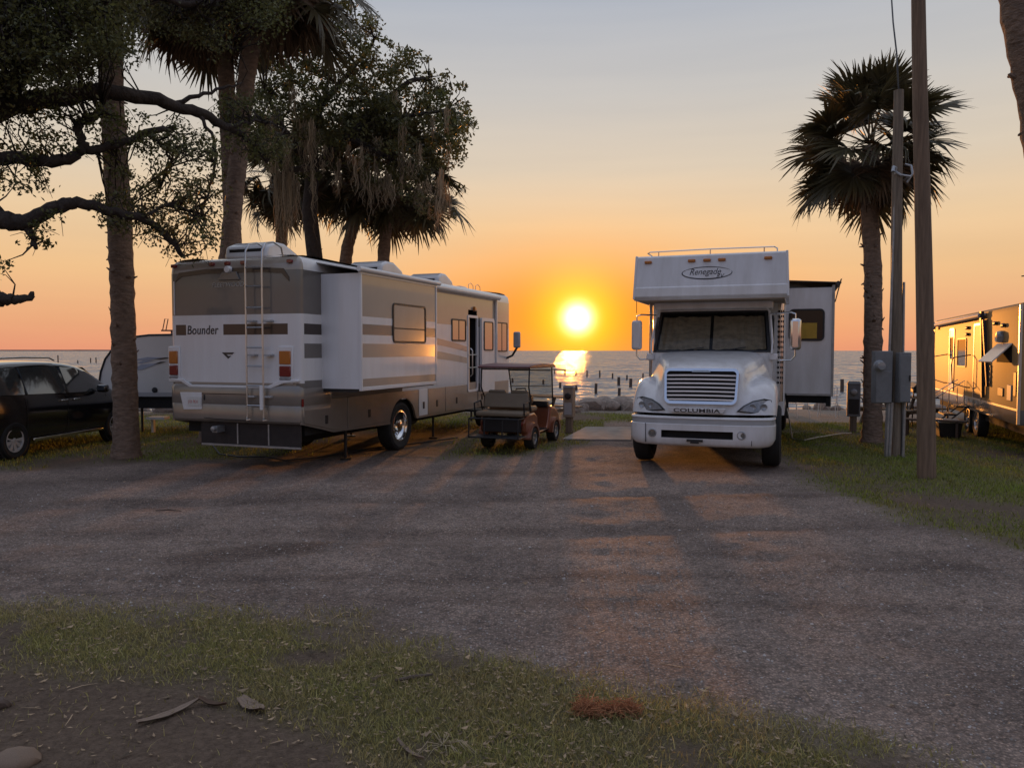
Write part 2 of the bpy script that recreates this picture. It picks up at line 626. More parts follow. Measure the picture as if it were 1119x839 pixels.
def wheel(root, x, y, r, w, side, style='spoke', rimm=None, nsp=10, z=None):
    """wheel with its axis along local x; side=+1 outer face towards +x"""
    z = r if z is None else z
    rimm = rimm or alu
    mb = MB()
    h = w / 2
    rr = r * (.62 if style != 'cart' else .56)
    mb.lathe([(rr, -h * .8), (r * .86, -h), (r * .96, -h * .86), (r, -h * .55), (r, h * .55), (r * .96, h * .86), (r * .86, h), (rr, h * .8)], (x, y, z), 'x', 36)
    mb.lathe([(r * 1.006, -h * .32), (r * 1.006, -h * .26)], (x, y, z), 'x', 36)
    wo_ = mb.build('wheel', rubber, root)
    m = MB()
    s = side
    m.lathe([(rr * 1.02, s * h * .82), (rr * .93, s * h * .84), (rr * .88, s * h * .45), (rr * .87, -s * h * .7)], (x, y, z), 'x', 36)
    if style == 'steel':
        m.lathe([(rr * .88, s * h * .45), (rr * .72, s * h * .15), (rr * .45, s * h * .2), (rr * .38, s * h * .75), (rr * .25, s * h * .85), (0.001, s * h * .85)], (x, y, z), 'x', 36)
        for k in range(8):
            a = 2 * math.pi * k / 8
            m.lathe([(.0, s * h * .34), (.018, s * h * .33), (.02, s * h * .15)], (x, y + rr * .56 * math.cos(a), z + rr * .56 * math.sin(a)), 'x', 8)
    else:
        for k in range(nsp):
            a = 2 * math.pi * k / nsp
            for q in ((-.07, .07) if style == 'twin' else (0,)):
                c0, s0 = math.cos(a + q), math.sin(a + q)
                tx = Vector((0, -s0, c0)) * (.017 if style == 'twin' else .02)
                p0 = Vector((x + s * h * .62, y + rr * .16 * c0, z + rr * .16 * s0))
                p1 = Vector((x + s * h * .70, y + rr * .91 * c0, z + rr * .91 * s0))
                d = Vector((-s * .03, 0, 0))
                m.hexa([p0 - tx, p0 + tx, p1 + tx * 1.2, p1 - tx * 1.2], [p0 - tx + d, p0 + tx + d, p1 + tx * 1.2 + d, p1 - tx * 1.2 + d])
        m.lathe([(rr * .2, s * h * .5), (rr * .2, s * h * .68), (rr * .14, s * h * .74), (.001, s * h * .74)], (x, y, z), 'x', 20)
        m.lathe([(rr * .86, s * h * .05), (.001, s * h * .05)], (x, y, z), 'x', 24)
    m.build('rim', rimm, wo_)
    return wo_


# ------------------------------------------------------------------ value noise
def vnoise(x, y, seed=0):
    xi, yi = np.floor(x).astype(np.int64), np.floor(y).astype(np.int64)
    xf, yf = x - xi, y - yi
    u, v = xf * xf * (3 - 2 * xf), yf * yf * (3 - 2 * yf)

    def h(a, b):
        n = (a * 374761393 + b * 668265263 + seed * 974711) & 0x7fffffff
        n = (n ^ (n >> 13)) * 1274126177 & 0x7fffffff
        return ((n ^ (n >> 16)) & 0xffff) / 65535.0
    return (h(xi, yi) * (1 - u) + h(xi + 1, yi) * u) * (1 - v) + (h(xi, yi + 1) * (1 - u) + h(xi + 1, yi + 1) * u) * v


def fbm(x, y, seed=0, o=4):
    s, a, t = 0, .5, 0
    for k in range(o):
        s = s + a * vnoise(x * 2 ** k, y * 2 ** k, seed + k)
        t += a
        a *= .5
    return s / t


# ------------------------------------------------------------------ ground, road
FG = np.array([(-30, 7.2), (-6, 6.15), (-3.94, 5.85), (-2.49, 5.76), (-1.05, 5.45), (-.24, 4.94), (.33, 4.52), (1.03, 4.22), (1.44, 3.95), (1.97, 3.59), (3, 2.9), (6, 1.4), (14, -1), (30, -3)])
BK = np.array([(-60, 12.2), (-8, 12.6), (-6.7, 13.1), (-5.8, 13.6), (-4.0, 14.2), (-2.6, 13.9), (-1, 13.9), (0, 14.3), (1.0, 15.2), (1.6, 16.2), (2.2, 18), (2.5, 21), (4.9, 21), (5.1, 15.2), (4.7, 12.5), (4.4, 11.2), (4.35, 9.75), (4.6, 8.5), (5.05, 7.5), (6.2, 6.5), (9, 5.2), (15, 3.5), (60, -5)])
# the right-hand edge is close to vertical: treat it as x against y
RE = np.array([(3, 16), (5.2, 9), (6.5, 6.2), (7.5, 5.05), (8.5, 4.6), (9.75, 4.38), (11.2, 4.42), (12.5, 4.7), (15.2, 5.15), (30, 5.3)])


def road_mask(x, y):
    n1 = (fbm(x * .9, y * .9, 3) - .5) * 1.0 + (fbm(x * 4, y * 4, 5) - .5) * .45
    f = np.interp(x, FG[:, 0], FG[:, 1])
    b = np.interp(np.minimum(x, 4.9), BK[:, 0], BK[:, 1])
    e = np.interp(y, RE[:, 0], RE[:, 1])
    d = np.minimum(np.minimum(y - f, (b - y) * .9), (e - x))
    return np.clip((d + n1 * .75) / .32 * .5 + .5, 0, 1)


def soil_fg(x, y):
    """bare soil in the lower left of the foreground verge"""
    n = (fbm(x * 1.4, y * 1.4, 21) - .5) * 1.3 + (fbm(x * 5, y * 5, 23) - .5) * .5
    px_ = np.array([-30, -3.2, -2.4, -1.8, -1.3, -.95, -.6, .2])
    py_ = np.array([4.9, 4.72, 4.68, 4.52, 4.25, 3.95, 3.4, 2.2])
    return np.clip((np.interp(x, px_, py_) - y + n * .42) / .3 * .5 + .5, 0, 1)


def zones(x, y):
    rd = road_mask(x, y)
    n = fbm(x * .55, y * .55, 31)
    n2 = fbm(x * 2.3, y * 2.3, 33)
    sand = np.clip((y - 23.4 + (n - .5) * 2.5) / .8, 0, 1)
    sand = np.maximum(sand, np.clip((y - 20.3 + (n - .5) * 1.6) / .8, 0, 1) * np.clip((x - 5.5) / 1.5, 0, 1))
    g = np.ones_like(x)
    g = np.where(y < 8, (1 - soil_fg(x, y)) * np.clip(.62 + (n2 - .45) * 2.6, 0, 1), np.clip(.55 + (n - .45) * 3.0, 0, 1))
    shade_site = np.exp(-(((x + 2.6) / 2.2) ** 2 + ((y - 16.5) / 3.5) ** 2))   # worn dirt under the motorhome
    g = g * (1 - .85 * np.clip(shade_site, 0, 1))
    worn = np.exp(-(((x - 10.3) / 2.2) ** 2 + ((y - 13.5) / 3.0) ** 2))
    g = g * (1 - .8 * np.clip(worn, 0, 1))
    return rd, g * (1 - sand), sand


def axis_pts(segs):
    out = [segs[0][0]]
    for a, b, st in segs:
        n = max(1, int(round((b - a) / st)))
        out += list(np.linspace(a, b, n + 1)[1:])
    return np.array(out)


gx = axis_pts([(-900, -200, 100), (-200, -40, 20), (-40, -14, 1), (-14, -5, .16), (-5, 5, .08), (5, 14, .16), (14, 40, 1), (40, 200, 20), (200, 900, 100)])
gy = axis_pts([(-900, -100, 100), (-100, -10, 15), (-10, 2, 1), (2, 8, .07), (8, 17, .13), (17, 34, .3)])
GX, GY = np.meshgrid(gx, gy)


def relief(x, y):
    z = (fbm(x * .35, y * .35, 41) - .5) * .07 + (fbm(x * 2.1, y * 2.1, 43) - .5) * .03
    z = z + (fbm(x * 7, y * 7, 45) - .5) * .016
    ruts = 0
    for c, k in ((8.2, .10), (10.2, .13)):
        ruts = ruts - .035 * np.exp(-((y - c - x * k) / .28) ** 2)
    shore = np.clip((y - 25.2 - (fbm(x * .15, y * .1, 47) - .5) * 2.0) / 5.0, 0, 1)
    return z + ruts * np.clip(1 - np.abs(x) / 14, 0, 1) - 2.2 * shore * shore * (3 - 2 * shore)


GZ = relief(GX, GY)
rd, gg, sd = zones(GX, GY)
nyg, nxg = GX.shape
gv = np.stack([GX, GY, GZ], -1).reshape(-1, 3)
idx = np.arange(nxg * nyg).reshape(nyg, nxg)
quads = np.stack([idx[:-1, :-1], idx[:-1, 1:], idx[1:, 1:], idx[1:, :-1]], -1).reshape(-1, 4)
rq = rd.reshape(-1)[quads].mean(1) > .5


def ground_material():
    m = bpy.data.materials.new("ground_cover")
    m.use_nodes = True
    t = m.node_tree
    n = t.nodes.new
    l = t.links.new
    p = t.nodes['Principled BSDF']
    p.inputs['Roughness'].default_value = .92
    p.inputs['Specular IOR Level'].default_value = .25
    at_ = n('ShaderNodeAttribute')
    at_.attribute_name = 'zone'
    sp = n('ShaderNodeSeparateColor')
    l(at_.outputs['Color'], sp.inputs[0])
    co = n('ShaderNodeTexCoord').outputs['Object']

    def noise(sc, det=8, ro=.6):
        q = n('ShaderNodeTexNoise')
        q.inputs['Scale'].default_value = sc
        q.inputs['Detail'].default_value = det
        q.inputs['Roughness'].default_value = ro
        l(co, q.inputs['Vector'])
        return q.outputs['Fac']

    def ramp(f, a, b, p0=.3, p1=.7):
        q = n('ShaderNodeValToRGB')
        q.color_ramp.elements[0].position = p0
        q.color_ramp.elements[1].position = p1
        q.color_ramp.elements[0].color = (*a, 1)
        q.color_ramp.elements[1].color = (*b, 1)
        l(f, q.inputs[0])
        return q.outputs[0]

    def mix(f, a, b, kind='MIX'):
        q = n('ShaderNodeMix')
        q.data_type = 'RGBA'
        q.blend_type = kind
        if isinstance(f, float):
            q.inputs[0].default_value = f
        else:
            l(f, q.inputs[0])
        for s, v in ((6, a), (7, b)):
            if isinstance(v, tuple):
                q.inputs[s].default_value = (*v, 1)
            else:
                l(v, q.inputs[s])
        return q.outputs[2]
    soil = mix(.55, ramp(noise(1.7), (.098, .066, .046), (.155, .108, .076)), ramp(noise(24), (.060, .041, .029), (.20, .143, .104)))
    grass = mix(.6, ramp(noise(1.1), (.125, .115, .048), (.185, .168, .068)), ramp(noise(45), (.075, .066, .030), (.24, .215, .095)))
    vo = n('ShaderNodeTexVoronoi')
    vo.inputs['Scale'].default_value = 52
    vo.inputs['Randomness'].default_value = 1.0
    l(co, vo.inputs['Vector'])
    peb = mix(1.0, ramp(vo.outputs['Distance'], (.42, .34, .30), (.145, .116, .103), .0, .55), ramp(noise(90, 3), (.30, .29, .28), (1.75, 1.70, 1.62)), 'MULTIPLY')
    vc = n('ShaderNodeSeparateColor')
    l(vo.outputs['Color'], vc.inputs[0])
    peb = mix(1.0, peb, ramp(vc.outputs[0], (.28, .265, .25), (1.85, 1.76, 1.66), .0, 1.0), 'MULTIPLY')
    big = ramp(noise(.8, 5), (.70, .68, .68), (1.22, 1.18, 1.15), .32, .68)
    road = mix(1.0, peb, big, 'MULTIPLY')
    fine = ramp(noise(7, 10, .75), (.175, .140, .120), (.39, .325, .285), .35, .66)
    road = mix(.42, road, mix(1.0, fine, big, 'MULTIPLY'))
    dm = n('ShaderNodeAttribute')
    dm.attribute_name = 'damp'
    road = mix(dm.outputs['Fac'], road, mix(1.0, road, (.44, .40, .38), 'MULTIPLY'))
    sand = mix(.5, ramp(noise(2), (.17, .14, .115), (.26, .22, .18)), ramp(noise(60), (.13, .11, .09), (.31, .27, .22)))
    c = mix(sp.outputs[1], soil, grass)
    c = mix(sp.outputs[0], c, road)
    c = mix(sp.outputs[2], c, sand)
    l(c, p.inputs['Base Color'])
    b1 = n('ShaderNodeBump')
    b1.inputs['Strength'].default_value = .9
    b1.inputs['Distance'].default_value = .016
    l(vo.outputs['Distance'], b1.inputs['Height'])
    b1.invert = True
    b2 = n('ShaderNodeBump')
    b2.inputs['Strength'].default_value = .9
    b2.inputs['Distance'].default_value = .03
    l(noise(13, 10, .7), b2.inputs['Height'])
    l(b1.outputs[0], b2.inputs['Normal'])
    l(b2.outputs[0], p.inputs['Normal'])
    return m


gmat = ground_material()


def damp(x, y):
    """packed wheel tracks and one damp patch in the gravel"""
    n = (fbm(x * 1.3, y * 1.3, 51) - .5)
    n2 = fbm(x * 3.1, y * 3.1, 53)
    d = 0 * x
    for yc, k, q, w, a in ((6.55, .05, .012, .16, .55), (5.95, -.06, .0, .13, .45), (8.4, .04, -.004, .22, .55), (10.1, .05, .0, .25, .6), (12.2, .1, .0, .3, .5), (7.5, -.1, .006, .12, .35)):
        c = yc + k * x + q * x * x + n * .35
        d = np.maximum(d, a * np.exp(-((y - c) / w) ** 2) * np.clip(n2 * 2.0 - .05, 0, 1))
    d = np.maximum(d, .9 * np.clip(1.25 - (((x + 2.45 - (y - 7.4) * .8) / .75) ** 2 + ((y - 7.4) / .55) ** 2) + n * 1.6, 0, 1))
    return np.clip(d, 0, 1)


def sheet(name, sel):
    q = quads[sel]
    used, inv = np.unique(q, return_inverse=True)
    o = fastmesh(name, gv[used], [inv.reshape(-1, 4)], gmat, smooth=True)
    ca = o.data.color_attributes.new('zone', 'FLOAT_COLOR', 'POINT')
    cols = np.stack([rd.reshape(-1)[used], gg.reshape(-1)[used], sd.reshape(-1)[used], np.ones(len(used))], -1).astype(np.float32)
    ca.data.foreach_set('color', cols.ravel())
    da = o.data.attributes.new('damp', 'FLOAT', 'POINT')
    da.data.foreach_set('value', damp(gv[used, 0], gv[used, 1]).astype(np.float32))
    return tag(o, kind='structure')


sheet('ground', ~rq)
sheet('gravel_road', rq)

# concrete pad in front of the empty site
mb = MB()
pp = [gp(614, 481), gp(640, 467.5), gp(690, 467.5), gp(690, 482)]
mb.prism([(p.x, p.y) for p in pp], 'z', -.05, .035)
tag(mb.build('concrete_pad', concrete, bevel=.01), kind='structure')


# ------------------------------------------------------------------ sea and far shore
def sea_material():
    m = bpy.data.materials.new("sea_water")
    m.use_nodes = True
    t = m.node_tree
    n, l = t.nodes.new, t.links.new
    p = t.nodes['Principled BSDF']
    p.inputs['Base Color'].default_value = (.155, .150, .160, 1)
    p.inputs['Roughness'].default_value = .10
    p.inputs['IOR'].default_value = 1.33
    co = n('ShaderNodeTexCoord').outputs['Object']
    # wind waves as slopes of the surface: long swell, chop and ripple
    acc = None
    for sc, k, dt in (((.035, .16, 1), 1.3, 3), ((.26, .9, 1), 2.2, 5), ((1.2, 3.0, 1), 1.2, 3)):
        mp = n('ShaderNodeMapping')
        mp.inputs['Scale'].default_value = sc
        mp.inputs['Rotation'].default_value = (0, 0, R(7))
        l(co, mp.inputs[0])
        nz = n('ShaderNodeTexNoise')
        nz.inputs['Scale'].default_value = 1.0
        nz.inputs['Detail'].default_value = dt
        nz.inputs['Roughness'].default_value = .55
        l(mp.outputs[0], nz.inputs['Vector'])
        s0 = n('ShaderNodeVectorMath')
        s0.operation = 'SUBTRACT'
        l(nz.outputs['Color'], s0.inputs[0])
        s0.inputs[1].default_value = (.5, .5, .5)
        su = n('ShaderNodeVectorMath')
        su.operation = 'MULTIPLY'
        l(s0.outputs[0], su.inputs[0])
        su.inputs[1].default_value = (k * .62, k, 0)
        if acc:
            a2 = n('ShaderNodeVectorMath')
            a2.operation = 'ADD'
            l(acc, a2.inputs[0])
            l(su.outputs[0], a2.inputs[1])
            acc = a2.outputs[0]
        else:
            acc = su.outputs[0]
    a2 = n('ShaderNodeVectorMath')
    a2.operation = 'ADD'
    l(acc, a2.inputs[0])
    a2.inputs[1].default_value = (0, 0, 1)
    # the backs of the waves are hidden from the shore: only slopes facing it are kept
    se = n('ShaderNodeSeparateXYZ')
    l(a2.outputs[0], se.inputs[0])
    ab = n('ShaderNodeMath')
    ab.operation = 'ABSOLUTE'
    l(se.outputs[1], ab.inputs[0])
    ng = n('ShaderNodeMath')
    ng.operation = 'MULTIPLY_ADD'
    l(ab.outputs[0], ng.inputs[0])
    ng.inputs[1].default_value = -1.0
    ng.inputs[2].default_value = -.026
    cb = n('ShaderNodeCombineXYZ')
    l(se.outputs[0], cb.inputs[0])
    l(ng.outputs[0], cb.inputs[1])
    l(se.outputs[2], cb.inputs[2])
    nn = n('ShaderNodeVectorMath')
    nn.operation = 'NORMALIZE'
    l(cb.outputs[0], nn.inputs[0])
    prev = nn.outputs[0]
    l(prev, p.inputs['Normal'])
    return m


SEAZ = -1.0
mb = MB()
mb.add([(-12000, 26, SEAZ), (12000, 26, SEAZ), (12000, 12000, SEAZ), (-12000, 12000, SEAZ)], [(0, 1, 2, 3)])
tag(mb.build('sea', sea_material(), smooth=False), kind='structure')
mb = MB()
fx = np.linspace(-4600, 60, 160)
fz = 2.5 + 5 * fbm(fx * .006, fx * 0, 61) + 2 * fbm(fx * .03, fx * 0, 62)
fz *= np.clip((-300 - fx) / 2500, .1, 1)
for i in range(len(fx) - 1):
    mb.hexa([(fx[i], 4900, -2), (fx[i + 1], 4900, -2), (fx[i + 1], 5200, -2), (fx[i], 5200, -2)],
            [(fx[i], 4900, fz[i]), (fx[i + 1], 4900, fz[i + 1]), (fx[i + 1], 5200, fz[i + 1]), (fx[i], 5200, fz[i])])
tag(mb.build('far_shore', mat("hazed_far_woods", (.42, .30, .27), 1.0, spec=0, var=.3, vscale=.01), smooth=False), kind='structure')  # distance haze is put into this pale base colour


# ================================================================== vehicles
# ------------------------------------------------------------------ class A motorhome
def build_motorhome():
    rt_ = thing('motorhome', 'white and taupe class A motorhome with rear ladder and side slide-out, seen from behind', 'motorhome', (-4.45, 12.3, 0), 20)
    HW, L = 1.275, 9.34
    # body
    mats = [white, taupe, brown, taupe_lit, greyp]
    path = rrect(-HW, HW, 0, L, .09, cx=(-1.15, -.94, -.19, 1.04, -.5, .5), cy=(.55, 3.28, 6.52, 7.05, 8.2))
    rows = [(1.0, .02), (1.2, 0), (1.44, 0), (1.48, 0), (1.83, 0), (2.06, 0), (2.20, 0), (2.37, 0), (2.52, 0), (2.9, .0), (3.2, .0), (3.30, .012), (3.36, .035), (3.405, .085), (3.435, .2), (3.45, .5)]

    def mf(x, y, z):
        if z > 3.2:
            return 0 if y > .12 else 3
        rear = y < .02 and abs(x) < 1.19
        if rear:
            if z > 2.52:
                return 1
            if 2.2 < z < 2.37 and (-1.15 < x < -.94 or -.19 < x < 1.04):
                return 2
            return 0 if z > 1.44 else 3
        if y > 9.2:
            return 0 if z < 2.2 else 1
        if z > 2.52:
            return 1 if y < 3.3 else 3
        if y < .1:
            return 0 if z > 1.44 else 1
        if 2.2 < z < 2.37:
            return 2 if y < 3.3 else 0
        if 1.83 < z < 2.06:
            return 1 if y < 3.3 else 0
        if z < 1.48:
            return 1 if y < 3.3 else 0
        # doorway opening
        return 0

    def mfd(x, y, z):
        if x > 1.2 and 6.52 < y < 7.05 and 1.0 < z < 2.9:
            return None
        return mf(x, y, z)
    mb = MB()
    loft(mb, path, rows, mfd, capm=0)
    # swept stripes on the forward side wall
    for z0, w0, z1, w1, q in ((2.22, .16, 1.98, .12, 3), (1.92, .20, 1.72, .13, 3)):
        n = 14
        vs, fs = [], []
        for k in range(n + 1):
            f = k / n
            yy = 3.32 + f * 3.12
            zz = z0 + (z1 - z0) * f ** 1.6
            ww = w0 + (w1 - w0) * f
            vs += [(HW + .003, yy, zz - ww / 2), (HW + .003, yy, zz + ww / 2)]
            if k:
                fs.append((2 * k - 2, 2 * k, 2 * k + 1, 2 * k - 1))
        mb.add(vs, fs, 1 if q == 1 else 3)
    body = mb.build('body', mats, rt_)
    # recessed frame round the rear panel
    m = MB()
    pts_o = [(-1.17, 1.46), (-1.17, 3.10), (-1.08, 3.235), (-.5, 3.27), (.5, 3.265), (1.0, 3.225), (1.10, 3.10)]
    m.tube([(x, -.004, z) for x, z in [(-1.17, 2.53), (-1.17, 3.08)]], .012, 6)
    m.build('trim_strip', white, rt_)
    m = MB()
    for x0, x1, za, zb, zc, zd in ((-1.12, -1.02, 3.06, 3.13, 3.20, 3.13), ):
        pass
    m.prism([(-1.14, 3.07), (-1.02, 3.15), (-.5, 3.185), (.5, 3.18), (.94, 3.15), (1.08, 3.02), (1.08, 3.08), (.98, 3.22), (.5, 3.255), (-.5, 3.26), (-1.06, 3.215)], 'y', -.012, .002)
    m.build('rear_brow', brown, rt_)
    # camera hood
    m = MB()
    m.prism([(-.26, 3.07), (.16, 3.07), (.10, 3.2), (-.18, 3.2)], 'y', -.03, .004)
    m.build('camera_housing', taupe, rt_, bevel=.008)
    m = MB()
    m.lathe([(.001, -.075), (.05, -.07), (.06, -.03), (.06, .0)], (-.05, -.0, 3.235), 'y', 18)
    m.build('backup_camera', white, rt_)
    # marker lamps
    for x, z in ((-1.17, 3.33), (-.40, 3.335), (-.09, 3.335), (.22, 3.335), (1.09, 3.325)):
        m = MB()
        m.box(x - .045, x + .045, -.025, .03, z - .028, z + .028)
        m.build('marker_lamp', red, rt_, bevel=.008)
    # rear cap bumper
    m = MB()
    p2 = rrect(-HW - .012, HW + .012, -.05, .9, .13)
    loft(m, p2, [(.80, .06), (.84, .015), (1.08, .0), (1.09, .006), (1.10, 0), (1.34, .0), (1.40, .03), (1.415, .08)], lambda x, y, z: 0)
    m.build('rear_bumper', bronze, rt_)
    m = MB()
    m.prism([(-1.26, 1.47), (-1.04, 1.44), (-.86, 1.35), (.72, 1.35), (.98, 1.44), (1.25, 1.46), (1.25, 1.50), (.9, 1.49), (.68, 1.395), (-.82, 1.395), (-1.0, 1.49), (-1.26, 1.51)], 'y', -.04, .01)
    m.build('bumper_moulding', white, rt_, bevel=.012)
    # tail lamps
    for x0, x1 in ((-1.275, -1.10), (.895, 1.105)):
        m = MB()
        m.box(x0 - .03, x1 + .04, -.022, .01, 1.43, 2.02)
        hs = m.build('lamp_bezel', white, rt_, bevel=.02)
        for za, zb, mm, nm in ((1.735, 1.945, amber, 'amber_lamp'), (1.545, 1.71, red, 'red_lamp'), (1.485, 1.54, lensc, 'reverse_lamp')):
            m = MB()
            m.box(x0, x1, -.042, -.01, za, zb)
            m.build(nm, mm, hs, bevel=.014)
    # panel lines of the engine door
    m = MB()
    m.prism([(-.56, .86), (-.30, .845), (.32, .84), (.32, .85), (-.30, .855), (-.56, .87)], 'y', -.054, -.048)
    for z in (1.25,):
        m.box(-.80, .33, -.053, -.046, z, z + .012)
    m.build('panel_seam', darkgap, rt_)
    for x in (-.545, .30):
        m = MB()
        m.box(x - .012, x + .012, -.062, -.045, 1.15, 1.24)
        m.build('latch', black, rt_, bevel=.004)
    # plate
    m = MB()
    m.prism([(-1.04, 1.27), (-.60, 1.275), (-.60, 1.0), (-.97, .985)], 'y', -.058, -.044)
    pr = m.build('plate_recess', white, rt_, bevel=.006)
    m = MB()
    m.prism(rr2(-.875, -.60, 1.05, 1.20, .015), 'y', -.068, -.058)
    m.build('licence_plate', platem, pr)
    lettering('J1B 7KX', .07, redink, pr, (-.86, -.0685, 1.098), ext=.001, name='plate_lettering', xs=.82)
    # ladder
    m = MB()
    for x in (.345, .655):
        m.tube([(x, .42, 3.46), (x, .38, 3.6), (x, .18, 3.66), (x, -.02, 3.62), (x, -.10, 3.5), (x, -.11, 3.2), (x, -.11, .96), (x - .0, -.115, .90), (x + .03, -.16, .86), (x + .10, -.16, .87)], .014, 8)
    for z in (3.24, 2.95, 2.62, 2.31, 2.0, 1.71, 1.40, 1.09):
        m.tube([(.345, -.11, z), (.655, -.11, z)], .013, 8)
    lad = m.build('ladder', alu, rt_)
    for z in (2.41, 1.88, 1.23):
        for x in (.345, .655):
            m = MB()
            m.box(x - .01, x + .13, -.105, -.0, z - .014, z + .014)
            m.build('ladder_bracket', greyp, lad)
    m = MB()
    m.tube([(.635, -.135, 1.40), (.635, -.135, 1.03)], .03, 10)
    m.build('white_tube', white, lad)
    # brand lettering and badge
    lettering('Bounder', .205, ink, rt_, (-.92, -.004, 2.215), xs=.83, shear=.12, ext=.003, bold=.001, space=1.06)
    lettering('FLEETWOOD', .10, greyink, rt_, (-.40, -.004, 2.965), xs=1.05, shear=.2, ext=.003)
    m = MB()
    m.prism([(-.22, 1.92), (.02, 1.92), (-.02, 1.89), (-.14, 1.89), (-.09, 1.86), (-.04, 1.87), (-.10, 1.82)], 'y', -.008, .0)
    m.build('badge', ink, rt_)
    # lower skirts with wheel arches
    def arch(yc, r):
        return [(yc + r * math.cos(R(a)), .48 + r * math.sin(R(a))) for a in range(180, -1, -15)]
    lo = [(.02, .80), (.9, .60), (2.80, .56)] + [(2.80, .6)] + arch(3.32, .55)[1:-1] + [(3.90, .58), (6.45, .58), (7.4, .58)] + arch(8.15, .5)[0:0] + [(9.25, .62), (9.25, 1.2), (.02, 1.2)]
    for s in (1, -1):
        m = MB()
        m.prism(lo, 'x', s * (HW - .05), s * (HW - .004))
        sk = m.build('skirt', bronze, rt_)
        for a, b, mt in ((.06, 1.27, bronze), (1.31, 2.72, bronze), (3.98, 4.37, white), (4.39, 5.23, bronze), (5.25, 6.42, bronze), (7.1, 7.6, bronze)):
            m = MB()
            zb = .82 if a < .5 else .62
            if a < .5:
                m.prism([(a, .82), (.9, .64), (b, .61), (b, 1.16), (a, 1.16)], 'x', s * (HW - .004), s * (HW + .008))
            else:
                m.prism([(a, zb), (b, zb), (b, 1.16), (a, 1.16)], 'x', s * (HW - .004), s * (HW + .008))
            d = m.build('bay_door', mt, rt_, bevel=.006)
            yc = (a + b) / 2
            m = MB()
            m.box(min(s * (HW + .006), s * (HW + .02)), max(s * (HW + .006), s * (HW + .02)), yc - .035, yc + .035, .76, .90)
            m.build('latch', black, d, bevel=.004)
    m = MB()
    m.box(HW - .004, HW + .012, .005, .045, 1.08, 1.2)
    m.build('side_reflector', red, rt_)
    # chassis and dark underbody
    m = MB()
    m.box(-1.15, 1.15, .25, 9.1, .60, 1.1)
    m.box(-.5, .5, .5, 8.9, .38, .62)
    m.build('chassis', darkgap, rt_)
    # rear mud flap and hitch
    m = MB()
    m.box(-.72, 1.22, .06, .075, .42, .82)
    fl = m.build('mud_flap', mat('mud_flap_rubber', (.035, .026, .023), .8, var=.4, vscale=8), rt_)
    m = MB()
    m.box(-.70, 1.22, .04, .062, .41, .44)
    m.build('flap_edge', steel, fl)
    for x in (.02, .62):
        m = MB()
        m.box(x - .012, x + .012, .045, .062, .45, .78)
        m.build('flap_stay', steel, fl)
    m = MB()
    m.box(-.34, -.24, -.12, .3, .64, .74)
    m.lathe([(.001, -.18), (.04, -.17), (.05, -.12), (.03, -.1)], (-.29, 0, .70), 'y', 12)
    m.build('tow_hitch', steel, rt_)
    # slide-out
    X0, X1, Y0, Y1, Z0, Z1 = HW - .03, 2.0, .56, 3.29, 1.34, 3.17
    m = MB()
    p3 = rrect(X0, X1, Y0, Y1, .03, cy=(.62, 3.22), n=3)

    def ms(x, y, z):
        if x < X1 - .02:
            return 0
        if z > 2.49:
            return 3
        if 2.20 < z < 2.37:
            return 2
        if 1.84 < z < 2.06:
            return 1
        if z < 1.50:
            return 1
        return 0
    loft(m, p3, [(Z0, 0), (1.50, 0), (1.84, 0), (2.06, 0), (2.20, 0), (2.37, 0), (2.49, 0), (Z1, 0)], ms)
    sl_ = m.build('slide_out', [white, taupe_lit, taupe, taupe_lit], rt_)
    m = MB()
    for y in (Y0 - .012, Y1 - .03):
        m.box(X1 - .035, X1 + .014, y, y + .042, Z0 - .03, Z1 + .02)
    m.box(X1 - .03, X1 + .012, Y0 + .03, Y1 - .03, Z0 - .03, Z0 + .03)
    m.box(X1 - .03, X1 + .012, Y0 + .03, Y1 - .03, Z1 - .02, Z1 + .02)
    m.build('slide_trim', white, sl_, bevel=.006)
    m = MB()
    m.box(HW, X1 - .05, Y0 + .02, Y1 - .02, Z0 - .05, Z0 - .002)
    m.build('slide_floor', black, sl_)
    window(sl_, 'x', X1, 1, 1.58, 2.83, 2.08, 2.76, .08, .035, black, glass, [('h', 2.33)])
    # topper awning over the slide
    m = MB()
    m.hexa([(1.15, .48, 3.36), (2.0, .48, 3.20), (2.0, 3.36, 3.20), (1.15, 3.36, 3.36)], [(1.15, .48, 3.375), (2.0, .48, 3.215), (2.0, 3.36, 3.215), (1.15, 3.36, 3.375)])
    tp = m.build('slide_topper', fabric, rt_)
    m = MB()
    m.tube([(2.03, .46, 3.225), (2.03, 3.38, 3.225)], .042, 12)
    m.build('topper_roller', white, tp)
    # main awning
    m = MB()
    m.tube([(1.36, 3.5, 3.285), (1.36, 8.3, 3.285)], .065, 14)
    m.box(1.25, 1.31, 3.48, 8.32, 3.22, 3.36)
    aw = m.build('awning', white, rt_)
    m = MB()
    m.box(1.28, 1.33, 8.22, 8.28, 1.5, 3.25)
    m.build('awning_arm', white, aw)
    # small window, doorway, open door, driver window
    window(rt_, 'x', HW, 1, 5.58, 6.37, 2.16, 2.66, .05, .035, black, glass, [('v', 5.97)])
    m = MB()
    m.box(HW - .4, HW - .32, 6.45, 7.1, 1.0, 2.95)
    m.box(HW - .34, HW - .02, 6.46, 6.52, 1.0, 2.92)
    m.box(HW - .34, HW - .02, 7.05, 7.11, 1.0, 2.92)
    m.build('doorway', darkgap, rt_)
    m = MB()
    ring_prism(m, rr2(6.47, 7.10, .98, 2.78, .06), rr2(6.53, 7.04, 1.03, 2.72, .04), 'x', HW - .03, HW + .014)
    m.build('door_frame', white, rt_)
    m = MB()
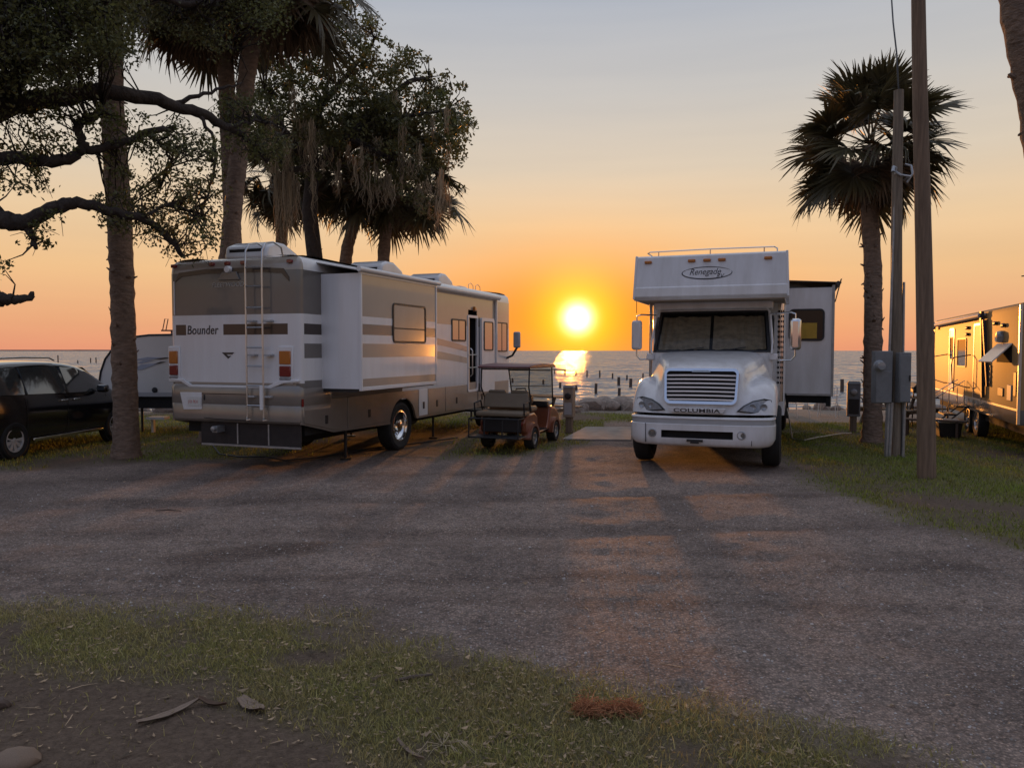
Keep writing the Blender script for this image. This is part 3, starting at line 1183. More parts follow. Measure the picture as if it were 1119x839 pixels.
    for z in (1.55, 1.85):
        m.tube([(HW + .02, 6.5, z), (HW + .02, 7.05, z)], .012, 6)
    m.box(HW + .005, HW + .02, 6.52, 6.55, 1.05, 2.7)
    m.build('screen_door', alu, rt_)
    m = MB()
    m.prism(rr2(7.16, 8.0, .95, 2.74, .06), 'x', HW + .03, HW + .085)
    d = m.build('entry_door', white, rt_)
    window(d, 'x', HW + .085, 1, 7.28, 7.88, 1.95, 2.66, .06, .03, black, glass)
    m = MB()
    m.tube([(HW + .10, 6.42, 1.35), (HW + .15, 6.42, 1.4), (HW + .15, 6.42, 1.95), (HW + .10, 6.42, 2.0)], .014, 8)
    m.build('grab_handle', alu, rt_)
    m = MB()
    m.box(HW - .1, HW + .36, 6.5, 7.1, .52, .57)
    m.box(HW + .05, HW + .08, 6.52, 6.56, .3, .55)
    m.build('entry_step', black, rt_)
    m = MB()
    m.lathe([(.001, .06), (.05, .055), (.06, .02), (.06, 0)], (HW, 6.85, 2.93), 'x', 14)
    m.build('porch_lamp', amber, rt_)
    window(rt_, 'x', HW, 1, 8.30, 9.12, 1.92, 2.68, .05, .03, black, glass, [('v', 8.72)])
    # front glass
    m = MB()
    m.prism(rr2(-1.1, 1.1, 1.7, 2.9, .15), 'y', L - .005, L + .012)
    m.build('windscreen', glass, rt_)
    for s in (1, -1):
        m = MB()
        m.box(s * 1.62 - .09, s * 1.62 + .09, 8.88, 9.0, 2.02, 2.44)
        mr = m.build('mirror', greyp, rt_, bevel=.04, seg=3)
        m = MB()
        m.tube([(s * 1.27, 9.1, 1.75), (s * 1.45, 9.05, 1.82), (s * 1.62, 8.95, 2.03)], .03, 8)
        m.build('mirror_arm', black, mr)
    # roof equipment
    for y0, y1, x0, x1, z, nm in ((.30, 1.25, -.42, .42, .29, 0), (3.4, 4.4, -.05, .75, .30, 0), (6.0, 6.9, -.05, .75, .30, 0)):
        m = MB()
        xm = (x0 + x1) / 2
        prof = [(y0, 3.44), (y0 + .05, 3.44 + z * .72), (y0 + .25, 3.44 + z), (y1 - .45, 3.44 + z), (y1 - .1, 3.44 + z * .55), (y1, 3.44)]
        m.prism(prof, 'x', x0, x1)
        ac = m.build('air_conditioner', white, rt_, bevel=.05, seg=3)
        m = MB()
        m.box(x0 + .10, x1 - .10, y0 - .004 + .03, y0 + .06, 3.49, 3.60)
        m.build('grille', black, ac)
    for y0, y1 in ((4.9, 5.4), (2.2, 2.7), (7.6, 8.0)):
        m = MB()
        m.box(.2, .62, y0, y1, 3.43, 3.56)
        m.build('roof_vent', white, rt_, bevel=.035, seg=3)
    m = MB()
    for y in (7.3, 7.75):
        m.tube([(.95, y, 3.42), (.95, y, 3.56), (.95, y + .14, 3.6), (.95, y + .28, 3.55), (.95, y + .3, 3.42)], .008, 6)
    m.build('roof_rail', alu, rt_)
    for s in (1, -1):
        wheel(rt_, s * 1.08, 3.32, .48, .30, s, 'steel', chrome)
        wheel(rt_, s * 1.08, 8.05, .48, .28, s, 'steel', chrome)
    # levelling jacks
    for x, y in ((.95, 1.75), (-.95, 5.0), (.95, 5.3)):
        m = MB()
        m.tube([(x, y, .62), (x, y, .05)], .028, 8)
        m.lathe([(.001, .01), (.10, .01), (.10, .04), (.001, .045)], (x, y, 0), 'z', 14)
        m.build('levelling_jack', black, rt_)
    return rt_


build_motorhome()


# ------------------------------------------------------------------ truck based motorhome
def build_truck():
    rt_ = thing('truck_motorhome', 'white semi truck motorhome with cab-over bunk, chrome grille and side slide-out, facing us', 'motorhome', (2.975, 12.2, 0), 20)
    # hood with both fenders, one skin
    half = [
        [(0, .10, .93), (0, .13, 1.08), (0, .22, 1.38), (0, .33, 1.68), (0, .60, 1.77), (0, 1.1, 1.87), (0, 1.62, 1.95)],
        [(.46, .12, .93), (.46, .15, 1.08), (.50, .24, 1.38), (.53, .35, 1.665), (.56, .62, 1.76), (.65, 1.1, 1.86), (.74, 1.62, 1.94)],
        [(.56, .14, .93), (.56, .17, 1.08), (.60, .27, 1.38), (.635, .40, 1.62), (.68, .66, 1.70), (.78, 1.1, 1.80), (.90, 1.62, 1.89)],
        [(.66, .17, .93), (.67, .22, 1.05), (.69, .34, 1.24), (.72, .54, 1.34), (.77, .8, 1.42), (.87, 1.15, 1.50), (.98, 1.62, 1.62)],
        [(.80, .20, .93), (.80, .25, 1.04), (.815, .36, 1.22), (.84, .55, 1.43), (.88, .82, 1.505), (.97, 1.15, 1.51), (1.05, 1.62, 1.45)],
        [(.97, .26, .93), (.97, .30, 1.04), (.98, .40, 1.22), (1.0, .60, 1.43), (1.02, .85, 1.50), (1.07, 1.15, 1.49), (1.10, 1.62, 1.38)],
        [(1.10, .34, .93), (1.10, .38, 1.04), (1.11, .48, 1.20), (1.12, .65, 1.36), (1.135, .87, 1.43), (1.145, 1.15, 1.43), (1.145, 1.62, 1.28)],
        [(1.155, .44, .92), (1.16, .47, 1.0), (1.165, .55, 1.10), (1.17, .70, 1.21), (1.175, .90, 1.28), (1.175, 1.15, 1.28), (1.165, 1.62, 1.1)],
        [(1.155, .47, .88), (1.16, .50, .93), (1.165, .59, 1.0), (1.17, .73, 1.08), (1.175, .92, 1.13), (1.175, 1.2, 1.13), (1.165, 1.66, .92)],
    ]
    lines = [[(-x, y, z) for x, y, z in l] for l in reversed(half[1:])] + half
    m = MB()
    K = 7
    vs = [p for l in lines for p in l]
    fs = [(i * K + k, (i + 1) * K + k, (i + 1) * K + k + 1, i * K + k + 1) for i in range(len(lines) - 1) for k in range(K - 1)]
    m.add(vs, fs)
    hood = m.build('hood', white2, rt_, subsurf=2, angle=180)
    m = MB()
    m.box(-.97, .97, .55, 1.9, .45, 1.2)
    m.build('engine_bay', darkgap, rt_)
    # hood centre seams
    # grille
    tl = R(17)

    def gpz(u, v, o=0.0):  # plane of the grille: u across, v up the slope
        return Vector((u, .115 + v * math.sin(tl) - o * math.cos(tl), 1.08 + v * math.cos(tl) + o * math.sin(tl)))
    U, V = .57, .60

    def ringpts(u0, v0, r, taper=.03):
        return [((x + (taper * (v_ / V) * (1 if x > 0 else -1))), v_) for x, v_ in rr2(-u0, u0, v0, V - v0, r, 5)]
    m = MB()
    o_, i_ = ringpts(U, .0, .09), ringpts(U - .045, .05, .06)
    n = len(o_)
    vs = [gpz(*p, -.03) for p in o_] + [gpz(*p, .045) for p in [(a * .985, b * .99 + .003) for a, b in o_]] + [gpz(*p, .045) for p in i_] + [gpz(*p, -.03) for p in i_]
    fs = []
    for q in range(3):
        fs += [(q * n + k, q * n + (k + 1) % n, (q + 1) * n + (k + 1) % n, (q + 1) * n + k) for k in range(n)]
    m.add(vs, fs)
    fr = m.build('grille', chrome, rt_)
    m = MB()
    m.add([gpz(*p, .004) for p in i_], [tuple(range(n))])
    m.build('grille_mesh', darkgap, fr)
    m = MB()
    for k in range(7):
        v = .085 + k * .067
        w = U - .03 + .03 * v / V
        pts = [(-w, .012), (-w * .5, .030), (0, .036), (w * .5, .030), (w, .012)]
        hh = .015
        for (ua, oa), (ub, ob) in zip(pts[:-1], pts[1:]):
            dv = -.006
            m.hexa([gpz(ua, v - hh, oa), gpz(ub, v - hh, ob), gpz(ub, v - hh, ob - .02), gpz(ua, v - hh, oa - .02)],
                   [gpz(ua, v + hh * .6, oa), gpz(ub, v + hh * .6, ob), gpz(ub, v + hh * .6, ob - .02), gpz(ua, v + hh * .6, oa - .02)])
    m.build('slat', mat('pale_slat_metal', (.78, .69, .62), .3, metal=.2), fr)
    m = MB()
    m.hexa([gpz(-.57, .565, .03), gpz(.57, .565, .03), gpz(.57, .565, -.05), gpz(-.57, .565, -.05)], [gpz(-.56, .63, .005), gpz(.56, .63, .005), gpz(.56, .63, -.07), gpz(-.56, .63, -.07)])
    m.build('grille_crown', white2, fr, bevel=.02, seg=3)
    m = MB()
    m.hexa([gpz(-.15, .53, .055), gpz(.15, .53, .055), gpz(.15, .53, .03), gpz(-.15, .53, .03)], [gpz(-.12, .562, .055), gpz(.12, .562, .055), gpz(.12, .562, .03), gpz(-.12, .562, .03)])
    m.build('maker_badge', steel, fr)
    # nameplate
    m = MB()
    m.prism([(-.50, 1.04), (.40, 1.03), (.36, .955), (-.46, .96)], 'y', .045, .11)
    npz = m.build('nameplate', white2, rt_, bevel=.006)
    lettering('COLUMBIA', .082, ink, npz, (-.05, .044, .966), xs=1.72, ext=.002, align='CENTER', space=1.05, bold=.002)
    # headlamps
    for s in (1, -1):
        m = MB()
        pts = [(.56, .985), (.66, 1.075), (.80, 1.15), (.97, 1.185), (1.075, 1.16), (1.095, 1.04), (1.06, .965), (.78, .955)]

        def yy(x, z):
            return .135 + max(0, x - .56) * .36 + max(0, x - .95) * .45 + max(0, z - 1.0) * .42
        out = [(s * x, yy(x, z) - .006, z) for x, z in pts]
        inn = [(s * (.875 + (x - .875) * .86), yy(x, z) - .022, 1.06 + (z - 1.06) * .82) for x, z in pts]
        bk = [(x, y + .14, z) for x, y, z in out]
        n = len(pts)
        fs = [(k, (k + 1) % n, n + (k + 1) % n, n + k) for k in range(n)] + [(2 * n + k, 2 * n + (k + 1) % n, (k + 1) % n, k) for k in range(n)]
        m.add(out + inn + bk, fs)
        hb = m.build('headlamp', black, rt_)
        m = MB()
        m.add(inn + [(x * .995, y - .02, z) for x, y, z in [tuple(sum(c) / n for c in zip(*inn))]], [(k, (k + 1) % n, n) for k in range(n)])
        m.build('lens', lensc, hb)
        for cx_ in (.80, .97):
            m = MB()
            m.lathe([(.052, .015), (.048, -.003), (.03, .006), (.001, .012)], (s * cx_, yy(cx_, 1.06) - .036, 1.055), 'y', 18)
            m.build('reflector', steel, hb)
    # bumper
    m = MB()
    path = []
    prof = [(-1.15, .62), (-1.15, .34), (-1.135, .24), (-1.08, .15), (-.95, .075), (-.75, .03), (-.60, .012), (-.3, .0), (0, 0), (.3, .0), (.52, .008), (.75, .03), (.95, .075), (1.08, .15), (1.135, .24), (1.15, .34), (1.15, .62)]
    rows = [(.415, .10), (.43, .045), (.47, .012), (.55, .0), (.67, .0), (.74, .0), (.765, .0), (.775, .018), (.85, .022), (.865, .004), (.885, .012), (.895, .06)]
    n = len(prof)
    vs = []
    for z, ins in rows:
        for x, y in prof:
            k = 1 if abs(x) < 1.0 else 0
            tz = 1 - .045 * max(0, (.55 - z) / .14)
            vs.append((x * tz * (1 - (ins * .6 if not k else 0)), y + ins, z))
    fs, mi = [], []
    for i in range(len(rows) - 1):
        for k in range(n - 1):
            xm = (prof[k][0] + prof[k + 1][0]) / 2
            if i == 3 and -.61 < xm < .53:
                continue
            m.f.append((i * n + k, i * n + k + 1, (i + 1) * n + k + 1, (i + 1) * n + k))
            m.m.append(1 if i == 7 else 0)
    m.v = vs
    bu = m.build('bumper', [white2, greyp], rt_, angle=50)
    m = MB()
    m.box(-.62, .54, .10, .13, .53, .69)
    m.box(-.61, .53, .02, .11, .535, .552)
    m.build('bumper_intake', darkgap, bu)
    m = MB()
    m.box(-.19, .06, -.03, .05, .50, .535)
    m.box(-.13, .0, -.05, .02, .475, .505)
    m.build('tow_pin_cover', black, bu)
    for x in (-.745, .645):
        m = MB()
        m.lathe([(.068, .04), (.068, -.016), (.054, -.02), (.048, .0)], (x, .03, .62), 'y', 20)
        fg = m.build('fog_lamp', steel, bu)
        m = MB()
        m.lathe([(.001, -.012), (.05, -.008)], (x, .03, .62), 'y', 20)
        m.build('lens', mat('dim_lens', (.16, .15, .13), .1, coat=.6), fg)
    for x in (-.86, .80):
        m = MB()
        yb = .055
        m.box(x - .004, x + .004, yb - .012, yb + .02, .46, .77)
        m.build('bumper_seam', darkgap, bu)
    # cab
    m = MB()
    sec = [  # z, half width, front y, rear y
        (1.0, 1.02, 1.55, 3.0), (1.55, 1.04, 1.55, 3.0), (1.92, 1.03, 1.60, 3.0), (2.66, .96, 1.98, 3.0), (2.90, .93, 2.12, 3.0)]
    vs, fs = [], []
    for z, hw, f, b in sec:
        vs += [(-hw, f + .10, z), (-hw * .72, f + .02, z), (0, f, z), (hw * .72, f + .02, z), (hw, f + .10, z), (hw, b, z), (-hw, b, z)]
    for i in range(len(sec) - 1):
        for k in range(7):
            if i == 2 and k in (0, 1, 2, 3):
                continue
            a, b_ = i * 7 + k, i * 7 + (k + 1) % 7
            fs.append((a, b_, b_ + 7, a + 7))
    fs.append(tuple(range(28, 35)))
    m.add(vs, fs)
    cab = m.build('cab', white2, rt_, angle=30)

    def ws(u, v, off=0.0):  # windscreen surface, u -1..1, v 0..1
        z = 1.935 + v * .72
        hw = 1.02 - .07 * v
        y = 1.60 + v * .385
        a = abs(u)
        yo = .02 * min(a / .72, 1) + .08 * max(0, (a - .72) / .28)
        return (u * hw, y + yo - off, z)
    us = [-.97, -.72, -.36, 0, .36, .72, .97]
    m = MB()
    vs = [ws(u, v, .004) for v in (0.0, .5, 1.0) for u in us]
    fs = [(j * 7 + k, j * 7 + k + 1, (j + 1) * 7 + k + 1, (j + 1) * 7 + k) for j in range(2) for k in range(6)]
    m.add(vs, fs)
    wsc = m.build('windscreen', glasst, rt_)
    m = MB()
    for va, vb in ((-.02, .03), (.96, 1.02)):
        for k in range(6):
            a, b_ = us[k], us[k + 1]
            m.add([ws(a, va, .012), ws(b_, va, .012), ws(b_, vb, .012), ws(a, vb, .012)], [(0, 1, 2, 3)])
    for ua, ub in ((-1.0, -.955), (.955, 1.0)):
        m.add([ws(ua, -.02, .012), ws(ub, -.02, .012), ws(ub, 1.02, .012), ws(ua, 1.02, .012)], [(0, 1, 2, 3)])
    m.build('windscreen_seal', black, wsc)
    # accordion sunshade and dashboard seen through the glass
    for s0, s1 in ((-.93, -.03), (.03, .93)):
        m = MB()
        n = 15
        vs = []
        for k in range(n + 1):
            u = s0 + (s1 - s0) * k / n
            for v in (.05, .45, .88):
                x, y, z = ws(u, v, -.09 - (.03 if k % 2 else 0))
                vs.append((x, y, z + random.uniform(-.012, .012)))
        m.add(vs, [(k * 3 + j, k * 3 + 3 + j, k * 3 + 4 + j, k * 3 + 1 + j) for k in range(n) for j in (0, 1)])
        m.build('sunshade', shadem, rt_)
    m = MB()
    m.box(-.9, .9, 1.75, 2.0, 1.86, 1.94)
    m.box(-.95, .95, 2.35, 2.4, 1.5, 2.85)
    m.build('dashboard', darkgap, rt_)
    m = MB()
    for s in (-1, 1):
        m.tube([ws(s * .35 - .3, -.01, .03), ws(s * .35 + .25, .10, .03)], .009, 6)
    m.build('wiper', black, rt_)
    # chrome A pillars / grab rails beside the screen
    for s in (-1, 1):
        m = MB()
        m.tube([(s * 1.04, 1.60, 1.9), (s * 1.05, 1.66, 2.1), (s * 1.0, 1.95, 2.62), (s * .93, 2.0, 2.72), (s * .8, 1.99, 2.74)], .018, 8)
        m.build('grab_rail', white2, rt_)
        window(rt_, 'x', s * 1.035, s, 2.05, 2.75, 1.98, 2.58, .08, .03, black, glass)
        m = MB()
        m.box(min(s * 1.03, s * 1.05), max(s * 1.03, s * 1.05), 1.78, 2.95, 1.0, 1.9)
        m.build('door', white2, rt_, bevel=.01)
        m = MB()
        m.box(min(s * 1.0, s * 1.14), max(s * 1.0, s * 1.14), 1.62, 1.75, 1.78, 1.90)
        m.build('cowl_block', white2, rt_, bevel=.02)
    # mirrors
    for s in (-1, 1):
        xm = -1.31 if s < 0 else 1.42
        m = MB()
        m.box(xm - .095, xm + .095, 1.55, 1.66, 1.96, 2.50)
        mr = m.build('mirror', chrome if s > 0 else white2, rt_, bevel=.05, seg=4)
        m = MB()
        m.tube([(s * 1.0, 1.85, 2.60), (xm - s * .08, 1.62, 2.605), (xm, 1.60, 2.58), (xm, 1.60, 2.48)], .014, 8)
        m.build('mirror_arm', chrome, mr)
        m = MB()
        m.tube([(xm, 1.60, 1.98), (xm, 1.60, 1.86), (xm - s * .06, 1.62, 1.79), (s * 1.02, 1.72, 1.78)], .014, 8)
        m.build('mirror_arm', chrome, mr)
        m = MB()
        m.box(xm - .08, xm + .08, 1.66, 1.668, 1.99, 2.47)
        m.build('mirror_glass', chrome, mr)
    # cab-over bunk
    m = MB()
    hb, ht = 1.31, 1.28
    prof = [(1.30, 2.84), (1.235, 2.90), (1.245, 3.06), (1.265, 3.07), (1.335, 3.60), (1.37, 3.63), (3.4, 3.63), (3.4, 2.84)]
    vs = []
    for s in (-1, 1):
        for y, z in prof:
            f = (z - 2.84) / .79
            vs.append((s * (hb + (ht - hb) * f), y, z))
    n = len(prof)
    fs = [tuple(range(n - 1, -1, -1)), tuple(range(n, 2 * n))] + [(k, (k + 1) % n, n + (k + 1) % n, n + k) for k in range(n)]
    m.add(vs, fs)
    bunk = m.build('cab_over_bunk', white2, rt_, bevel=.02, seg=3)
    m = MB()
    for s in (-1, 1):
        m.hexa([(s * 1.30 - .02, 1.225, 2.86), (s * 1.30 + .02, 1.225, 2.86), (s * 1.30 + .02, 1.3, 2.86), (s * 1.30 - .02, 1.3, 2.86)],
               [(s * 1.27 - .02, 1.32, 3.635), (s * 1.27 + .02, 1.32, 3.635), (s * 1.27 + .02, 1.4, 3.635), (s * 1.27 - .02, 1.4, 3.635)])
    m.build('corner_trim', white2, bunk, bevel=.01)
    m = MB()
    m.box(-1.05, 1.05, 1.9, 2.4, 2.70, 2.86)
    m.build('bunk_fairing', white2, rt_, bevel=.03)
    m = MB()
    m.box(-1.24, 1.24, 1.30, 2.5, 2.825, 2.845)
    m.build('bunk_underside', mat('tan_underside', (.30, .22, .15), .6), bunk)
    for x in (-1.06, -.30, -.04, .21, .97):
        m = MB()
        m.box(x - .065, x + .065, 1.285, 1.36, 3.49, 3.545)
        m.build('marker_lamp', amber, bunk, bevel=.018, seg=3)
    # logo: open oval of two swooshes and script
    def front_y(z):
        return 1.265 + (z - 3.07) * .132

    m = MB()
    for a0, a1, w0, rx, rz in ((150, 375, .020, .43, .115), (20, 165, .012, .42, .112)):
        n = 30
        vs, fs = [], []
        for k in range(n + 1):
            f = k / n
            a = R(a0 + (a1 - a0) * f)
            w = w0 * math.sin(math.pi * f) + .002
            for q in (0, w):
                zz = 3.295 + (rz - q) * math.sin(a)
                vs.append((-.04 + (rx - q * 1.8) * math.cos(a), front_y(zz) - .004, zz))
            if k:
                fs.append((2 * k - 2, 2 * k, 2 * k + 1, 2 * k - 1))
        m.add(vs, fs)
    m.build('logo_oval', ink, bunk)
    lettering('Renegade', .155, ink, bunk, (-.34, front_y(3.29) - .006, 3.268), rot=(82.5, 0, 0), xs=.88, shear=.35, ext=.001)
    lettering('RV', .10, ink, bunk, (.12, front_y(3.22) - .006, 3.205), rot=(82.5, 0, 0), xs=.95, shear=.35, ext=.001)
    m = MB()
    m.tube([(-1.0, 1.75, 3.62), (-1.10, 1.52, 3.70), (-1.06, 1.48, 3.715), (0, 1.46, 3.725), (1.06, 1.48, 3.72), (1.11, 1.54, 3.70), (1.11, 1.6, 3.62)], .013, 8)
    for x in (-.9, .0, .9):
        m.tube([(x, 1.47, 3.62), (x, 1.465, 3.715)], .011, 6)
    m.build('roof_rail', chrome, bunk)
    # box body
    m = MB()
    loft(m, rrect(-1.25, 1.25, 2.98, 10.6, .04, n=3), [(.72, 0), (1.0, 0), (3.55, 0), (3.60, .02), (3.62, .06)], lambda x, y, z: 0)
    m.build('box_body', white2, rt_)
    m = MB()
    m.box(-1.1, 1.1, 2.6, 10.2, .45, .74)
    m.build('chassis', darkgap, rt_)
    for s in (-1, 1):
        m = MB()
        m.box(s * .98 - .32, s * .98 + .32, 9.55, 9.58, .12, .75)
        m.build('mud_flap', rubber, rt_)  # added behind the rear axle to block light passing under the truck
    m = MB()
    m.box(-.95, .95, 1.1, 1.4, .32, .52)
    m.build('front_axle', darkgap, rt_)
    # steps and tank below the cab door
    for s in (-1, 1):
        m = MB()
        m.box(min(s * .75, s * 1.14), max(s * .75, s * 1.14), 1.95, 3.1, .42, .98)
        m.build('fuel_tank', chrome, rt_, bevel=.12, seg=4)
    m = MB()
    for z in (.45, .72):
        m.box(1.14, 1.2, 2.0, 2.9, z, z + .03)
    m.build('cab_step', alu, rt_)
    # stacks
    m = MB()
    m.tube([(1.17, 2.75, 1.0), (1.17, 2.75, 2.82)], .055, 16)
    st = m.build('exhaust_stack', chrome, rt_)
    m = MB()
    for k in range(15):
        for a in (200, 240, 280, 320):
            c, q = math.cos(R(a)), math.sin(R(a))
            z = 1.35 + k * .095
            p = Vector((1.17 + .056 * c, 2.75 + .056 * q, z))
            t = Vector((-q, c, 0)) * .012
            u = Vector((0, 0, .02))
            o = Vector((c, q, 0)) * .002
            m.add([p - t - u + o, p + t - u + o, p + t + u + o, p - t + u + o], [(0, 1, 2, 3)])
    m.build('heat_shield_slot', darkgap, st)
    m = MB()
    m.tube([(-1.13, 2.05, 1.0), (-1.13, 2.05, 2.84)], .03, 12)
    m.build('exhaust_stack', steel, rt_)
    m = MB()
    m.tube([(-1.27, 1.35, 2.84), (-1.27, 1.36, 2.62)], .006, 6)
    m.build('antenna', black, rt_)
    # slide-out
    m = MB()
    m.box(1.22, 2.12, 4.0, 7.0, 1.08, 3.2)
    sl_ = m.build('slide_out', white2, rt_, bevel=.012)
    m = MB()
    m.box(1.28, 2.15, 3.985, 4.0, 1.05, 1.09)
    m.box(2.10, 2.15, 3.98, 7.02, 1.04, 3.24)
    m.build('slide_trim', steel, sl_)
    m = MB()
    m.box(1.26, 2.11, 4.06, 6.9, .90, 1.06)
    m.box(2.02, 2.11, 4.02, 4.12, .84, 1.06)
    m.build('slide_rail', darkgap, sl_)
    window(sl_, 'y', 4.0, -1, 1.30, 1.97, 2.14, 2.78, .09, .035, black, mat('dark_glass', (.012, .011, .010), .06, spec=.4))
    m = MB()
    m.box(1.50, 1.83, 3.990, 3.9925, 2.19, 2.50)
    m.build('sunset_panel', sunset_panel, sl_)  # added panel, sunset light in the window put into its colour
    m = MB()
    m.hexa([(1.15, 3.92, 3.34), (2.26, 3.92, 3.27), (2.26, 7.05, 3.27), (1.15, 7.05, 3.44)], [(1.15, 3.92, 3.36), (2.26, 3.92, 3.29), (2.26, 7.05, 3.29), (1.15, 7.05, 3.46)])
    m.tube([(2.2, 3.9, 3.27), (2.2, 7.06, 3.27)], .04, 10)
    m.prism([(2.24, 3.34), (2.27, 3.36), (2.16, 2.9), (2.14, 2.9)], 'y', 3.9, 3.93)
    m.build('slide_topper', mat('dark_topper', (.07, .055, .045), .6), rt_)
    # wheels
    for s in (-1, 1):
        wheel(rt_, s * 1.07, 1.25, .52, .30, s, 'steel', chrome)
        for y in (7.6, 8.9):
            wheel(rt_, s * 1.0, y, .52, .5, s, 'steel', chrome)
    return rt_


build_truck()


# ------------------------------------------------------------------ minivan
def build_van():
    rt_ = thing('minivan', 'glossy black minivan with roof rails and multi spoke alloy wheels', 'car', (-9.95, 12.77, 0), 5)
    # stations: y, zbottom, zbelt, zroof, halfw low, halfw belt, halfw roof
    ST = [(0.0, .50, .88, .90, .70, .72, .66), (.10, .34, 1.02, 1.12, .86, .88, .74), (.30, .26, 1.12, 1.62, .93, .95, .74), (.55, .24, 1.14, 1.72, .95, .97, .76),
          (1.2, .22, 1.13, 1.765, .96, .985, .77), (2.2, .22, 1.10, 1.775, .965, .99, .78), (3.0, .22, 1.06, 1.72, .965, .985, .77), (3.45, .22, 1.03, 1.60, .96, .98, .75),
          (3.85, .22, 1.02, 1.36, .96, .97, .77), (4.2, .22, 1.00, 1.12, .95, .955, .80), (4.45, .23, .94, 1.04, .94, .93, .76), (4.8, .26, .80, .94, .90, .86, .66), (5.0, .32, .66, .76, .78, .72, .52), (5.1, .42, .56, .60, .55, .52, .40)]
    m = MB()
    n = None
    for y, zb, zl, zr, wl, wb, wr in ST:
        zm = zb + (zl - zb) * .5
        ring = [(-wl * .92, zb), (-wl, zb + .12), (-wb * 1.0, zm), (-wb, zl), (-wr, zr - (zr - zl) * .12), (-wr * .84, zr - .015), (0, zr)]
        ring = ring + [(-x, z) for x, z in reversed(ring[:-1])]
        n = len(ring)
        m.v += [(x, y, z) for x, z in ring]
    for i in range(len(ST) - 1):
        for k in range(n - 1):
            m.f.append((i * n + k, i * n + k + 1, (i + 1) * n + k + 1, (i + 1) * n + k))
            m.m.append(0)
        m.f.append((i * n + n - 1, i * n, (i + 1) * n, (i + 1) * n + n - 1))
        m.m.append(0)
    m.f.append(tuple(range(n)))
    m.f.append(tuple((len(ST) - 1) * n + k for k in range(n - 1, -1, -1)))
    m.m += [0, 0]
    m.build('body', blackgloss, rt_, subsurf=2, angle=180)

    def sidex(y, z):
        ys = [s_[0] for s_ in ST]
        zl = np.interp(y, ys, [s_[2] for s_ in ST])
        zr = np.interp(y, ys, [s_[3] for s_ in ST])
        wb = np.interp(y, ys, [s_[5] for s_ in ST])
        wr = np.interp(y, ys, [s_[6] for s_ in ST])
        f = np.clip((z - zl) / max(.05, (zr - .12 * (zr - zl) - zl)), 0, 1)
        return wb + (wr - wb) * f
    wins = [[(.42, 1.17), (.62, 1.60), (1.30, 1.635), (1.30, 1.15)], [(1.38, 1.15), (1.38, 1.64), (2.40, 1.64), (2.42, 1.12)], [(2.52, 1.12), (2.50, 1.63), (2.95, 1.60), (3.30, 1.50), (3.62, 1.30), (3.78, 1.10)]]
    for s in (1, -1):
        for k, w in enumerate(wins):
            m = MB()
            pts = []
            for a, b in zip(w, w[1:] + w[:1]):
                for q in range(4):
                    pts.append((a[0] + (b[0] - a[0]) * q / 4, a[1] + (b[1] - a[1]) * q / 4))
            cyy = sum(p[0] for p in pts) / len(pts)
            czz = sum(p[1] for p in pts) / len(pts)
            vs = [(s * (sidex(y, z) + .004), y, z) for y, z in pts] + [(s * (sidex(cyy, czz) + .010), cyy, czz)]
            vs += [(s * (sidex(y, z) - .05), y, z) for y, z in pts]
            N_ = len(pts)
            m.add(vs, [(i, (i + 1) % N_, N_) for i in range(N_)] + [(i, (i + 1) % N_, N_ + 1 + (i + 1) % N_, N_ + 1 + i) for i in range(N_)])
            m.build('window', mat('car_window', (.05, .056, .058), .04, spec=1.0, coat=1.0), rt_)
        # door handles, rail, sill, lamps, mirror
        for y in (2.25, 2.62):
            m = MB()
            m.box(min(s * .97, s * 1.02), max(s * .97, s * 1.02), y, y + .20, .965, 1.0)
            m.build('door_handle', chrome, rt_, bevel=.012)
        m = MB()
        m.tube([(s * .70, .6, 1.74), (s * .70, .72, 1.80), (s * .70, 1.6, 1.82), (s * .69, 2.35, 1.81), (s * .69, 2.5, 1.755)], .016, 8)
        m.build('roof_rail', alu, rt_)
        m = MB()
        m.box(min(s * .955, s * .985), max(s * .955, s * .985), 1.5, 3.6, .27, .33)
        m.build('sill_trim', chrome, rt_, bevel=.01)
        m = MB()
        m.box(s * 1.08 - .11, s * 1.08 + .11, 3.38, 3.52, 1.08, 1.24)
        m.build('mirror', blackgloss, rt_, bevel=.045, seg=3)
        m = MB()
        m.hexa([(s * .90, 4.50, .70), (s * .72, 4.93, .66), (s * .60, 4.85, .66), (s * .80, 4.45, .70)], [(s * .895, 4.42, .93), (s * .74, 4.80, .82), (s * .6, 4.75, .84), (s * .80, 4.40, .94)])
        m.build('headlamp', lensc, rt_, bevel=.02)
        m = MB()
        m.box(min(s * .80, s * .95), max(s * .80, s * .95), .10, .30, .95, 1.2)
        m.build('tail_lamp', red, rt_, bevel=.03)
        # dark door seams
        for y in (1.34, 2.46, 3.75):
            m = MB()
            m.add([(s * (sidex(y, z) + .003), y + d, z) for z, d in ((.35, 0), (.35, .012), (1.08, .012), (1.08, 0))], [(0, 1, 2, 3)])
            m.build('door_seam', darkgap, rt_)
        for y in (1.05, 4.05):
            m = MB()
            m.lathe([(.001, -.1), (.40, -.1), (.40, .02), (.36, .02)], (s * .93, y, .34), 'x', 28)
            m.build('wheel_arch', darkgap, rt_)
            wheel(rt_, s * .87, y, .345, .23, s, 'twin', mat('alloy_silver', (.58, .57, .56), .35, metal=.25), 9)
    m = MB()
    m.add([(-.60, 3.50, 1.60), (.60, 3.50, 1.60), (.64, 4.14, 1.18), (-.64, 4.14, 1.18)], [(0, 1, 2, 3)])
    m.build('windscreen', glass, rt_)
    return rt_


build_van()


